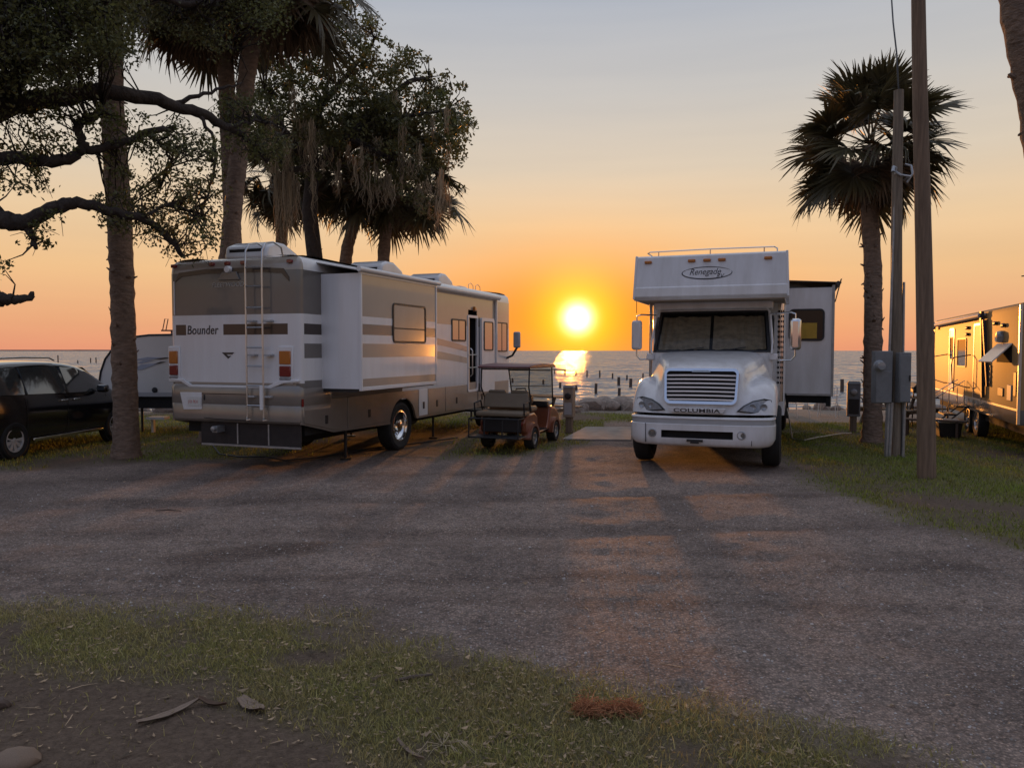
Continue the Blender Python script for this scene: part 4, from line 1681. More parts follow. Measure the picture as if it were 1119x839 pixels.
# ------------------------------------------------------------------ small teardrop trailer
def build_teardrop():
    rt_ = thing('teardrop_trailer', 'small grey white round fronted travel trailer behind the left palm trunk', 'trailer', (-9.62, 17.9, 0), 0)
    L = 4.9
    prof = [(.0, .90), (0.0, 1.15), (.05, 1.45), (.16, 1.75), (.33, 1.98), (.55, 2.16), (.85, 2.27), (1.2, 2.31), (2.5, 2.33), (3.9, 2.28), (4.5, 2.1), (4.8, 1.7), (4.9, 1.2), (4.9, .90)]
    m = MB()
    m.prism(prof, 'y', 0, 2.0)
    m.build('body', white3, rt_, bevel=.035, seg=3)
    m = MB()
    pr2 = [(x, z) for x, z in prof]
    m.tube([(x, -.005, z) for x, z in prof[:12]], .022, 8)
    m.build('edge_trim', black, rt_)
    m = MB()
    m.box(.02, L - .02, -.012, .002, .88, .98)
    m.build('lower_trim', greyp, rt_)
    m = MB()
    m.box(.1, L - .1, .06, 1.95, .60, .92)
    m.build('chassis', darkgap, rt_)
    m = MB()
    for pts in ([(.75, 1.72), (1.15, 1.73), (1.62, 1.78), (1.15, 1.80)], [(.80, 1.50), (1.0, 1.50), (1.45, 1.66), (1.0, 1.63)], [(.90, 1.66), (1.0, 1.65), (1.3, 1.72), (1.05, 1.72)]):
        m.prism(pts, 'y', -.012, -.002)
    m.build('swoosh_decal', blueteal, rt_)
    m = MB()
    m.prism([(1.30, 1.75), (1.55, 1.79), (1.75, 1.785), (1.45, 1.745)], 'y', -.018, -.0125)
    m.prism([(1.30, 1.64), (1.45, 1.69), (1.6, 1.695), (1.42, 1.645)], 'y', -.018, -.0125)
    m.build('dark_decal', ink, rt_)
    m = MB()
    m.lathe([(.001, -.03), (.055, -.025), (.07, 0)], (1.30, 0, 1.03), 'y', 16)
    m.build('filler_cap', black, rt_)
    m = MB()
    m.box(1.30, 1.40, .9, 1.0, 2.3, 2.42)
    m.box(1.05, 1.75, .93, .97, 2.42, 2.455)
    m.tube([(1.08, .95, 2.44), (1.14, .95, 2.72), (1.22, .95, 2.72), (1.16, .95, 2.44)], .012, 6)
    m.tube([(1.7, .95, 2.44), (2.0, .95, 2.40)], .01, 6)
    m.build('antenna', mat('dark_red_antenna', (.10, .03, .025), .6), rt_)
    window(rt_, 'y', 0, -1, 2.4, 3.3, 1.4, 1.95, .08, .03)
    for x in (2.9,):
        for y, s in ((.12, -1), (1.88, 1)):
            m = MB()
            m.lathe([(.17, -.09), (.30, -.10), (.33, -.05), (.33, .05), (.30, .10), (.17, .09)], (x, y, .33), 'y', 28, closed=True)
            w_ = m.build('wheel', rubber, rt_)
            m = MB()
            m.lathe([(.18, s * .07), (.1, s * .05), (.001, s * .06)], (x, y, .33), 'y', 20)
            m.build('rim', alu, w_)
    m = MB()
    m.tube([(.5, .5, .75), (-1.1, 1.0, .6)], .04, 8)
    m.tube([(.5, 1.5, .75), (-1.1, 1.0, .6)], .04, 8)
    m.tube([(-1.0, 1.0, .05), (-1.0, 1.0, .9)], .035, 8)
    m.tube([(.9, .2, .7), (.9, .2, .03)], .03, 8)
    m.build('drawbar', black, rt_)
    m = MB()
    m.box(1.2, 1.62, -.25, .05, .36, .42)
    m.box(1.25, 1.3, -.1, .0, .05, .38)
    m.build('step', white3, rt_)
    return rt_


build_teardrop()


# ------------------------------------------------------------------ travel trailer on the right
def build_trailer():
    c20, s20 = math.cos(R(20)), math.sin(R(20))
    ox, oy = 9.23, 14.0
    rt_ = thing('travel_trailer', 'beige travel trailer with rolled awning and open hatch, its side lit gold by the sun', 'trailer', (ox, oy, 0), 20)
    L, W_ = 9.0, 2.4
    m = MB()
    path = rrect(0, W_, 0, L, .05, cy=(.02,), n=3)
    loft(m, path, [(.58, .02), (.66, 0), (.86, 0), (.90, 0), (2.70, 0), (2.78, .015), (2.82, .06)], lambda x, y, z: 1 if z < .88 else 0)
    m.build('body', [mat('sun_tinted_beige', (.43, .26, .115), .5, spec=.10, coat=0, var=.12, vscale=1.2), taupe], rt_)  # beige body with some of the sun's gold put into its colour
    window(rt_, 'y', 0, -1, .75, 1.65, 1.55, 2.2, .08, .03, black, glass)
    for x in (.22, W_ - .22):
        m = MB()
        m.box(x - .06, x + .06, -.03, .0, 1.0, 1.25)
        m.build('tail_lamp', red, rt_, bevel=.01)
    m = MB()
    m.box(.1, W_ - .1, -.16, -.06, .52, .64)
    m.build('rear_bumper', black, rt_, bevel=.01)
    m = MB()
    m.box(-.012, .0, .03, L - .05, .84, .88)
    m.box(-.018, .03, -.018, .03, .60, 2.78)
    m.box(-.014, .03, L - .04, L + .01, .60, 2.74)
    m.build('trim', alu, rt_)
    m = MB()
    m.box(.15, W_ - .15, .2, L - .2, .40, .60)
    m.build('chassis', darkgap, rt_)
    # doors
    for y0, y1, z0, z1 in ((6.0, 6.62, .92, 2.52), (2.9, 3.72, .85, 2.55)):
        m = MB()
        ring_prism(m, rr2(y0, y1, z0, z1, .06), rr2(y0 + .04, y1 - .04, z0 + .04, z1 - .04, .03), 'x', -.02, .004)
        d = m.build('door', alu, rt_)
        m = MB()
        m.prism(rr2(y0 + .03, y1 - .03, z0 + .03, z1 - .03, .03), 'x', -.012, .002)
        m.build('door_panel', white3 if y0 > 5 else mat('brown_screen_door', (.06, .04, .03), .5), d)
        if y0 > 5:
            window(d, 'x', -.012, -1, y0 + .1, y1 - .14, 1.72, 2.3, .05, .02)
    # fold out grab handles
    for y in (6.75, 3.95):
        m = MB()
        m.tube([(-.02, y, 1.85), (-.10, y, 1.84), (-.30, y + .5, 1.78), (-.32, y + .55, 1.60), (-.30, y + .5, 1.18), (-.10, y, 1.10), (-.02, y, 1.10)], .014, 8)
        m.build('grab_handle', black, rt_)
    window(rt_, 'x', 0, -1, 4.55, 5.6, 1.55, 2.25, .06, .03, black, glass)
    # awning
    m = MB()
    m.tube([(-.10, 2.7, 2.70), (-.10, 8.6, 2.66)], .055, 12)
    m.box(-.09, .02, 2.7, 8.6, 2.70, 2.755)
    aw = m.build('awning', fabric, rt_)
    for y0, z0 in ((2.62, 2.58), (8.5, 2.55)):
        m = MB()
        m.box(-.11, -.05, y0, y0 + .13, z0, z0 + .21)
        m.build('awning_cap', black, aw)
    m = MB()
    m.hexa([(-.08, 2.50, .95), (-.02, 2.50, .95), (-.02, 2.60, .95), (-.08, 2.60, .95)], [(-.10, 2.66, 2.62), (-.03, 2.66, 2.62), (-.03, 2.76, 2.62), (-.10, 2.76, 2.62)])
    m.hexa([(-.06, 2.18, 1.20), (-.015, 2.18, 1.20), (-.015, 2.26, 1.20), (-.06, 2.26, 1.20)], [(-.10, 2.50, 2.60), (-.03, 2.50, 2.60), (-.03, 2.58, 2.60), (-.10, 2.58, 2.60)])
    m.build('awning_arm', black, aw)
    # lamps, speakers
    for y, z in ((4.4, 2.48), (4.4, 2.33), (1.75, 2.5), (1.1, 2.44)):
        m = MB()
        m.box(-.06, .0, y - .11, y + .11, z - .04, z + .04)
        m.build('side_lamp', black, rt_, bevel=.03, seg=3)
    m = MB()
    m.lathe([(.001, -.12), (.10, -.11), (.12, -.04), (.12, 0)], (0, 1.28, 2.22), 'x', 18)
    m.build('porch_lamp', lensc, rt_)
    # open kitchen hatch
    m = MB()
    m.hexa([(-.34, .52, 1.74), (-.34, 1.62, 1.74), (-.33, 1.62, 1.72), (-.33, .52, 1.72)], [(-.004, .52, 2.09), (-.004, 1.62, 2.09), (-.004, 1.62, 2.06), (-.004, .52, 2.06)])
    hh = m.build('hatch', white3, rt_)
    m = MB()
    m.box(-.012, .0, .52, 1.62, 1.72, 2.07)
    m.build('hatch_opening', darkgap, hh)
    # lower side fittings
    for y0, y1, z0, z1, mm in ((2.05, 2.45, 1.25, 1.62, cream), (1.05, 1.45, 1.05, 1.22, cream), (.45, .75, 1.0, 1.3, greyp), (.12, .3, 1.1, 1.55, black)):
        m = MB()
        m.box(-.02, .0, y0, y1, z0, z1)
        m.build('service_hatch', mm, rt_, bevel=.01)
    m = MB()
    m.box(-.05, .01, 2.46, 2.50, 1.2, 1.66)
    for z in (1.30, 1.41, 1.52, 1.63):
        m.box(-.03, .0, 2.06, 2.44, z - .012, z + .006)
    m.build('vent_louver', black, rt_)
    # roof
    m = MB()
    m.prism([(.7, 2.8), (.75, 2.95), (1.0, 3.02), (1.5, 3.0), (1.72, 2.8)], 'x', .5, 1.2)
    m.build('air_conditioner', mat('dark_brown_shroud', (.07, .045, .03), .5), rt_, bevel=.03)
    m = MB()
    for y in (6.6, 7.9):
        m.box(.5, .9, y, y + .45, 2.80, 2.92)
    m.build('roof_vent', black, rt_, bevel=.02)
    m = MB()
    m.tube([(.25, .55, 2.8), (.25, .55, 3.42)], .006, 6)
    m.tube([(.3, .9, 2.8), (.35, .75, 2.92), (.5, .3, 2.86)], .006, 6)
    m.tube([(.8, -.0, 2.8), (.8, 0, 3.35)], .02, 6)
    m.tube([(.1, .45, 3.33), (.85, 0, 3.37), (1.4, -.35, 3.40)], .012, 6)
    m.box(.55, 1.1, -.1, .1, 3.36, 3.42)
    m.build('antenna', black, rt_)
    # wheels (axle along x)
    for y in (3.6, 4.5):
        for x, s in ((.14, -1), (W_ - .14, 1)):
            wheel(rt_, x, y, .36, .22, s, 'spoke', alu, 6)
    # steps with rail
    m = MB()
    for k in range(3):
        m.box(-.28 - .24 * k, -.02 - .24 * k, 4.05, 4.85, .62 - .19 * k, .66 - .19 * k)
    for y in (4.05, 4.85):
        m.tube([(-.05, y, .64), (-.74, y, .02)], .018, 6)
    sp_ = m.build('entry_step', black, rt_)
    m = MB()
    for y in (4.05, 4.85):
        m.tube([(-.12, y, .62), (-.12, y, 1.25), (-.74, y, .82), (-.74, y, .22)], .014, 6)
        m.tube([(-.43, y, .42), (-.43, y, 1.04)], .010, 6)
    m.build('step_rail', alu, sp_)
    m = MB()
    m.tube([(.4, 8.9, .5), (1.2, 10.2, .5)], .05, 8)
    m.tube([(2.0, 8.9, .5), (1.2, 10.2, .5)], .05, 8)
    m.tube([(1.2, 10.1, .04), (1.2, 10.1, .8)], .04, 8)
    for y in (.4, 8.5):
        for x in (.3, 2.1):
            m.tube([(x, y, .5), (x, y, .02)], .03, 6)
    m.build('drawbar', black, rt_)
    # griddle on a side rail
    def loc(lx, ly, z=0):
        return (ox + lx * c20 + ly * s20, oy - lx * s20 + ly * c20, z)
    g = thing('camp_griddle', 'black camp griddle table with open legs standing beside the gold lit trailer', 'grill', loc(-.75, 6.2), 20)
    m = MB()
    m.box(-.22, .22, -.55, .55, .86, .98)
    m.prism([(-.24, .98), (.24, .98), (.20, 1.10), (-.12, 1.12)], 'y', -.56, .56)
    m.build('griddle_top', black, g, bevel=.03)
    for x in (-.2, .2):
        for y in (-.5, .5):
            m = MB()
            m.tube([(x, y, .88), (x * 1.15, y * 1.05, 0)], .018, 6)
            m.build('leg', black, g)
    m = MB()
    m.box(-.2, .2, -.5, .5, .35, .38)
    m.build('shelf', black, g)
    b = thing('storage_bin', 'dark storage bin with white lid on the ground under the steps of the right trailer', 'bin', loc(-.55, 3.4), 20)
    m = MB()
    m.hexa([(-.2, -.3, 0), (.2, -.3, 0), (.2, .3, 0), (-.2, .3, 0)], [(-.24, -.34, .34), (.24, -.34, .34), (.24, .34, .34), (-.24, .34, .34)])
    m.build('bin', black, b, bevel=.02)
    m = MB()
    m.box(-.26, .26, -.36, .36, .34, .38)
    m.build('lid', white3, b, bevel=.012)
    return rt_


build_trailer()


# ------------------------------------------------------------------ golf cart
def build_cart():
    rt_ = thing('golf_cart', 'copper golf cart with cream rear facing seat and maroon canopy, parked by the motorhome', 'golf cart', (-.05, 15.36, 0), 20)
    rt_.scale = (.91, .91, .91)
    # y=0 rear axle, +y forward
    WB = 1.62
    m = MB()
    prof = [(-.42, .38), (-.46, .62), (-.30, .78), (.18, .80), (.42, .70), (.46, .36), (1.15, .34), (1.28, .50), (1.40, .86), (1.72, .82), (2.05, .66), (2.12, .46), (2.08, .32), (1.3, .26), (.4, .26)]
    m.prism(prof, 'x', -.52, .52)
    m.build('body', copperp, rt_, bevel=.05, seg=3)
    for s in (-1, 1):
        for y in (0, WB):
            m = MB()
            pts = [(y + .34 * math.cos(R(a)), .24 + .34 * math.sin(R(a))) for a in range(0, 181, 20)]
            pin = [(y + .27 * math.cos(R(a)), .24 + .27 * math.sin(R(a))) for a in range(180, -1, -20)]
            m.prism(pts + pin, 'x', s * .40, s * .60)
            m.build('fender', copperp, rt_)
            wheel(rt_, s * .50, y, .235, .21, s, 'cart', alu, 5)
    # floor and front cowl inside
    m = MB()
    m.box(-.5, .5, .45, 1.25, .335, .36)
    m.build('floor_mat', black, rt_)
    # seats
    m = MB()
    m.box(-.50, .50, .02, .46, .80, .92)
    m.build('seat', cream, rt_, bevel=.045, seg=3)
    for x0, x1 in ((-.5, -.02), (.02, .5)):
        m = MB()
        m.hexa([(x0, -.04, .95), (x1, -.04, .95), (x1, .06, .95), (x0, .06, .95)], [(x0 + .04, -.12, 1.28), (x1 - .04, -.12, 1.28), (x1 - .04, -.04, 1.28), (x0 + .04, -.04, 1.28)])
        m.build('backrest', cream, rt_, bevel=.04, seg=3)
    m = MB()
    m.box(-.54, .54, -.66, -.18, .74, .85)
    m.build('rear_seat', cream, rt_, bevel=.04, seg=3)
    m = MB()
    m.hexa([(-.54, -.24, .90), (.54, -.24, .90), (.54, -.16, .90), (-.54, -.16, .90)], [(-.50, -.18, 1.22), (.50, -.18, 1.22), (.50, -.11, 1.22), (-.50, -.11, 1.22)])
    m.build('rear_backrest', cream, rt_, bevel=.04, seg=3)
    # rear foot rest frame
    m = MB()
    t_ = .016
    for x in (-.55, -.20, .20, .55):
        m.tube([(x, -.62, .72), (x, -.98, .72 if abs(x) > .3 else .70), (x, -1.0, .35), (x, -.98, .32), (x, -.45, .32)], t_, 8)
    m.tube([(-.55, -.98, .72), (.55, -.98, .72)], t_, 8)
    m.tube([(-.55, -1.0, .33), (.55, -1.0, .33)], t_, 8)
    m.box(-.54, .54, -.98, -.56, .33, .35)
    m.build('footrest', black, rt_)
    for s in (-1, 1):
        m = MB()
        m.tube([(s * .56, -.62, .78), (s * .56, -.66, 1.02), (s * .56, -.30, 1.06), (s * .56, -.20, .85)], .017, 8)
        m.build('hip_rail', black, rt_)
    m = MB()
    m.box(-.44, .44, -.50, -.44, .40, .72)
    m.build('rear_panel', black, rt_, bevel=.01)
    for x in (-.42, .42):
        m = MB()
        m.lathe([(.001, -.04), (.05, -.035), (.055, 0)], (x, -.44, .58), 'y', 14)
        m.build('tail_lamp', red, rt_)
    # canopy
    m = MB()
    pts = [(-.36, 1.76), (-.40, 1.79), (-.30, 1.83), (.5, 1.86), (1.45, 1.83), (1.56, 1.78), (1.50, 1.755)]
    m.prism(pts, 'x', -.60, .60)
    m.build('canopy', maroon, rt_, bevel=.02)
    for s in (-1, 1):
        m = MB()
        m.tube([(s * .53, -.18, .86), (s * .53, -.14, 1.12), (s * .55, -.30, 1.35), (s * .55, -.26, 1.77)], .017, 8)
        m.build('canopy_post', black, rt_)
        m = MB()
        m.tube([(s * .50, 1.62, .80), (s * .54, 1.40, 1.76)], .017, 8)
        m.build('canopy_post', black, rt_)
    m = MB()
    m.tube([(-.55, -.28, 1.74), (.55, -.28, 1.74)], .014, 8)
    m.build('canopy_crossbar', black, rt_)
    m = MB()
    m.hexa([(-.49, 1.60, .86), (.49, 1.60, .86), (.49, 1.606, .86), (-.49, 1.606, .86)], [(-.52, 1.405, 1.74), (.52, 1.405, 1.74), (.52, 1.411, 1.74), (-.52, 1.411, 1.74)])
    ws_ = m.build('windscreen', mat('cart_acrylic', (.5, .42, .3), .12, spec=.5, transp=.80), rt_)
    m = MB()
    m.tube([(-.50, 1.50, 1.30), (.50, 1.50, 1.30)], .010, 6)
    m.tube([(-.51, 1.41, 1.68), (.51, 1.41, 1.68)], .016, 6)
    m.build('screen_rail', black, ws_)
    # wheel and column
    m = MB()
    m.tube([(-.25, 1.35, .80), (-.25, 1.05, 1.02)], .02, 8)
    ctr = Vector((-.25, 1.03, 1.04))
    ax = Vector((0, -.8, .6)).normalized()
    u, v = Vector((1, 0, 0)), ax.cross(Vector((1, 0, 0)))
    m.tube([ctr + (u * math.cos(a) + v * math.sin(a)) * .17 for a in np.linspace(0, 2 * math.pi, 21)], .013, 8)
    m.tube([ctr - u * .17, ctr + u * .17], .011, 6)
    m.build('steering_wheel', black, rt_)
    m = MB()
    m.box(-.46, .46, 1.30, 1.44, .82, .96)
    m.build('dashboard', black, rt_, bevel=.03)
    b = thing('duffel_bag', 'dark soft bag on the front seat of the golf cart', 'bag', rt_.matrix_basis @ Vector((.18, .24, .92)), 20)
    m = MB()
    for k in range(1):
        m.lathe([(.001, -.26), (.09, -.25), (.125, -.16), (.13, 0), (.12, .16), (.08, .24), (.001, .25)], (0, 0, .13), 'x', 16)
    m.build('bag', black, b)
    m = MB()
    m.tube([(-.12, 0, .24), (-.10, 0, .34), (.10, 0, .35), (.12, 0, .24)], .014, 8)
    m.build('strap', black, b)
    return rt_


build_cart()


# ================================================================== street furniture
def pedestal(px, py, top, label, w=.24, frame=20):
    p = gp(px, py)
    t = thing('power_pedestal', label, 'power pedestal', (p.x, p.y, 0), frame, 'hookup pedestals')
    m = MB()
    m.box(-.075, .075, -.075, .075, 0, .55)
    m.build('post', polewood2, t, bevel=.008)
    m = MB()
    m.box(-w / 2, w / 2, -.12, .10, .38, top - .06)
    bx = m.build('cabinet', boxgrey if px > 800 else mat('beige_pedestal', (.34, .27, .20), .6, var=.2, vscale=7), t, bevel=.012)
    m = MB()
    m.hexa([(-w / 2 - .012, -.14, top - .06), (w / 2 + .012, -.14, top - .06), (w / 2 + .012, .11, top - .06), (-w / 2 - .012, .11, top - .06)], [(-w / 2 + .03, -.10, top), (w / 2 - .03, -.10, top), (w / 2 - .03, .09, top), (-w / 2 + .03, .09, top)])
    m.build('cap', boxgrey, bx)
    m = MB()
    m.lathe([(.001, -.07), (.055, -.065), (.06, -.04), (.075, -.035), (.075, .0)], (-.0, -.12, top - .26), 'y', 20)
    m.build('meter', steel if px > 800 else black, bx)
    m = MB()
    m.box(-w / 2 + .03, w / 2 - .03, -.128, -.118, .44, top - .42)
    m.build('outlet_cover', black if px > 800 else greyp, bx, bevel=.006)
    return t


pedestal(622, 473, 1.14, 'tan hookup pedestal on a short wooden post, right of the golf cart')
pedestal(932, 472, 1.22, 'grey hookup pedestal with round meter at the foot of the right palm', .29)


def pole(name, base, top, r0, r1, m_, label):
    t = thing(name, label, 'utility pole', (base.x, base.y, 0))
    m = MB()
    n = 26
    ps, rs = [], []
    d = Vector(top) - Vector(base)
    for k in range(n + 1):
        f = k / n
        ps.append(d * f + Vector((.012 * math.sin(f * 7), .01 * math.cos(f * 5), -.1 if k == 0 else 0)))
        rs.append(r0 + (r1 - r0) * f)
    m.tube(ps, rs, 20)
    m.build('post', m_, t, angle=60)
    return t


pb = gp(1013, 522)
t1, t0 = at(1004, 0, pb.y), at(1013, 522, pb.y)
dirp = (t1 - t0)
top = t0 + dirp * (9.6 / dirp.z)
P1 = pole('utility_pole', t0, top, .135, .085, polewood, 'tall thick brown wooden utility pole reaching above the picture')
ps_ = gp(977.4, 498)
tp_ = at(981.8, 99, ps_.y)
P2 = pole('utility_pole', ps_, tp_, .112, .085, polewood2, 'shorter weathered wooden pole carrying the grey meter boxes')
# service equipment on the short pole
m = MB()
for i, (x, x2, z0, z1, y) in enumerate(((-.20, -.11, .0, 5.15, -.05), (-.15, -.12, .0, 1.0, -.11), (-.20, -.17, .0, 1.0, -.10), (.125, .085, .0, 3.2, -.04), (.11, .12, .0, 1.0, -.09))):
    m.tube([(x, y, z0 - .05), (x + (x2 - x) * .5, y, z0 + (z1 - z0) * .4), (x2, y, z1)], .024 if i in (0, 3) else .03, 8)
m.tube([(-.11, -.05, 5.15), (-.12, -.06, 5.26), (-.17, -.09, 5.27), (-.2, -.12, 5.18)], .034, 8)
m.build('conduit', steel, P2)
m = MB()
m.tube([(.06, 0, 5.05), (.10, -.13, 5.1), (-.06, -.13, 5.12), (-.14, -.08, 5.2)], .02, 8)
m.tube([(.09, -.06, 5.0), (.17, -.10, 5.15), (.16, -.06, 5.30), (.08, 0, 5.34)], .022, 8)
m.build('cable_clamp', steel, P2)


def mbox(x0, x1, z0, z1, y0, label, meter):
    t = thing('meter_box', label, 'meter box', (ps_.x, ps_.y, 0), 0, 'electric boxes on the pole')
    m = MB()
    m.box(x0, x1, y0, y0 + .17, z0, z1)
    b = m.build('box', boxgrey, t, bevel=.012)
    m = MB()
    m.box(x0 + .012, x1 - .012, y0 - .012, y0, z0 + .015, z0 + (z1 - z0) * (.62 if meter else .95))
    m.build('door', boxgrey, b, bevel=.006)
    if meter:
        m = MB()
        m.lathe([(.001, -.13), (.07, -.125), (.085, -.10), (.085, -.03), (.105, -.02), (.105, .0)], (x0 + .06, y0, z0 + (z1 - z0) * .72), 'y', 24)
        m.build('meter', mat('meter_glass', (.26, .27, .28), .12, coat=.6), b)
    else:
        m = MB()
        m.box(x1 - .045, x1 - .02, y0 - .03, y0 - .01, z0 + .4, z0 + .5)
        m.build('latch', black, b)


mbox(-.46, -.145, .985, 1.94, -.16, 'grey electric meter box with round glass meter, left of its pole', True)
mbox(-.06, .155, 1.0, 1.915, -.24, 'narrow grey breaker box without a meter, right of its pole', False)
# overhead wire
m = MB()
wp = [tp_ + Vector((.0, 0, -.02)), at(980, 60, ps_.y), at(976, 25, ps_.y + .4), at(973, -20, ps_.y + 1.2), at(966, -160, ps_.y + 5)]
m.tube(wp, .014, 6)
tag(m.build('overhead_wire', black), 'black overhead wire rising from the top of the short pole', 'wire')


# picnic tables
def picnic(x, y, yaw, label):
    t = thing('picnic_table', label, 'picnic table', (x, y, 0), yaw, 'picnic tables near the shore')
    m = MB()
    for k in range(5):
        m.box(-.9, .9, -.37 + k * .15, -.235 + k * .15, .72, .755)
    m.build('table_top', polewood2, t, bevel=.005)
    for s in (-1, 1):
        m = MB()
        for k in range(2):
            yy = s * .62 + (k - .5) * .15
            m.box(-.9, .9, yy - .065, yy + .065, .42, .455)
        m.build('bench_seat', polewood2, t, bevel=.005)
    for x_ in (-.62, .62):
        m = MB()
        for s in (-1, 1):
            m.hexa([(x_ - .02, s * .66 - .05, 0), (x_ + .02, s * .66 - .05, 0), (x_ + .02, s * .66 + .05, 0), (x_ - .02, s * .66 + .05, 0)],
                   [(x_ - .02, s * .25 - .05, .72), (x_ + .02, s * .25 - .05, .72), (x_ + .02, s * .25 + .05, .72), (x_ - .02, s * .25 + .05, .72)])
        m.box(x_ + .022, x_ + .06, -.7, .7, .33, .42)
        m.build('leg_frame', polewood2, t)
    return t


picnic(.75, 20.6, 35, 'grey wooden picnic table behind the golf cart, before the rocks')
picnic(10.2, 20.3, 62, 'dark wooden picnic table on the sand between the two poles')
# low bench near the trailer
p = gp(1026, 479)
t = thing('low_bench', 'low dark bench on the grass between the big pole and the right trailer', 'bench', (p.x, p.y + .3, 0), 35)
m = MB()
m.box(-.7, .7, -.14, .14, .36, .40)
m.build('seat', pilewood, t, bevel=.005)
for x in (-.5, .5):
    m = MB()
    m.box(x - .025, x + .025, -.12, .12, 0, .36)
    m.build('leg', pilewood, t)


# white garden chairs under the slide-out
def garden_chair(x, y, yaw, label):
    t = thing('garden_chair', label, 'chair', (x, y, 0), yaw, 'white metal garden chairs')
    m = MB()
    for k in range(7):
        m.box(-.22 + k * .064, -.185 + k * .064, -.22, .22, .41, .425)
    m.build('seat', white3, t)
    m = MB()
    for k in range(7):
        xx = -.20 + k * .066
        m.tube([(xx, .22, .42), (xx, .30, .86)], .009, 6)
    m.tube([(-.22, .22, .42), (-.22, .30, .86), (-.12, .31, .92), (.12, .31, .92), (.22, .30, .86), (.22, .22, .42)], .014, 6)
    m.build('backrest', white3, t)
    for sx_ in (-1, 1):
        for sy_ in (-1, 1):
            m = MB()
            m.tube([(sx_ * .22, sy_ * .21, .42), (sx_ * .25, sy_ * .27, 0)], .014, 6)
            m.build('leg', white3, t)
        m = MB()
        m.tube([(sx_ * .24, -.2, .42), (sx_ * .25, -.2, .64), (sx_ * .25, .24, .65)], .012, 6)
        m.build('armrest', white3, t)
    return t


garden_chair(9.3, 22.6, 30, 'white metal garden chair nearest the truck slide-out, facing the sea')
garden_chair(8.3, 22.4, -25, 'white metal garden chair turned sideways behind the truck slide-out')

# hoses and cords
m = MB()
cp = [gp(x, y, .03) for x, y in ((860, 470), (866, 479), (878, 481), (893, 478), (905, 476), (918, 474), (930, 473))]
cp[0].z = .55
m.tube(cp, .016, 8)
tag(m.build('water_hose', mat('pale_hose', (.55, .48, .36), .5)), 'pale water hose running across the grass from truck to pedestal', 'hose')
m = MB()
cp = [gp(x, y, .025) for x, y in ((222, 482), (228, 490), (240, 496), (262, 499), (290, 499), (312, 503), (345, 500), (380, 494), (410, 489), (450, 485), (500, 478))]
cp[0].z = .55
cp[1].z = .2
m.tube(cp, .014, 8)
tag(m.build('electric_cable', black), 'black power cord looping down behind the motorhome and along its side', 'cord')


# ================================================================== shore
def rock_mesh(seed, sub=2):
    bm = bmesh.new()
    bmesh.ops.create_icosphere(bm, subdivisions=sub, radius=1)
    r_ = random.Random(seed)
    offs = [Vector((r_.uniform(-1, 1), r_.uniform(-1, 1), r_.uniform(-1, 1))).normalized() for _ in range(9)]
    cut = [r_.uniform(.62, .95) for _ in offs]
    for v in bm.verts:
        for o_, c_ in zip(offs, cut):
            d = v.co.dot(o_)
            if d > c_:
                v.co -= o_ * (d - c_) * .92
        v.co *= 1 + r_.uniform(-.035, .035)
    me = bpy.data.meshes.new('boulder')
    bm.to_mesh(me)
    bm.free()
    me.materials.append(rockm)
    me.polygons.foreach_set('use_smooth', [True] * len(me.polygons))
    me.set_sharp_from_angle(angle=R(28))
    return me


rocks = [rock_mesh(s) for s in range(8)]
rr_ = random.Random(5)
for k in range(170):
    x = rr_.uniform(-13, 21) if k < 145 else rr_.uniform(2.4, 4.8)
    y = 25.9 + rr_.gauss(0, .75) + .03 * x
    if .2 < x < 1.7 and rr_.random() < .5:
        continue
    s = rr_.choice((.16, .20, .25, .32, .38)) * rr_.uniform(.8, 1.25)
    if 2.5 < x < 4.6:
        s *= 1.35
    o = bpy.data.objects.new('boulder', rocks[k % 8])
    COL.objects.link(o)
    z = float(relief(np.array([x]), np.array([y]))[0])
    o.location = (x, y, z + s * .25)
    o.scale = (s * rr_.uniform(.9, 1.4), s * rr_.uniform(.8, 1.1), s * rr_.uniform(.6, .9))
    o.rotation_euler = (rr_.uniform(-.3, .3), rr_.uniform(-.3, .3), rr_.uniform(0, 6.28))
    tag(o, 'rough grey brown boulder in the rock bank along the water edge', 'rock', 'boulders along the shore')


def piling(p, h, r, label, group):
    m = MB()
    n = 8
    m.tube([(0, 0, -1.2), (.01, 0, h * .5), (.03 * rr_.uniform(-1, 1), 0, h)], [r, r, r * .94], 10)
    o = m.build('piling', pilewood)
    o.location = p
    return tag(o, label, 'piling', group)


for px, py, h in ((651, 430, .88), (676.5, 432, .62), (612, 424, .58), (629.6, 426.5, .48), (560, 418, .5), (593.5, 420, .5)):
    piling(gp(px, py, SEAZ), h * .8, .10, 'short wooden piling of the nearer broken row standing in the sea', 'nearer pilings in the water')
for px, py, h in ((606, 408.3, .62), (617.4, 409.4, .78), (629.3, 410.4, .7), (641.4, 411.4, .95), (655.3, 412.6, 1.05), (669.3, 413.6, .75), (685, 415, .65), (702.5, 412.5, .6), (676.5, 428, .0)):
    if h:
        piling(gp(px, py, SEAZ), h * .75, .085, 'slim wooden piling of the farther dock row standing in the sea', 'farther pilings in the water')
for px, py, h in ((676, 421, .7), (689, 423, .7), (920, 428, .9), (63.5, 397, 1.9), (85, 397, .7), (99, 396.5, 1.2), (105, 396.5, 1.3)):
    piling(gp(px, py, SEAZ), h, .13, 'lone dark piling far out in the sea away from the dock rows', 'outlying pilings in the water')
m = MB()
a, b = gp(603, 408, SEAZ), gp(619, 409.4, SEAZ)
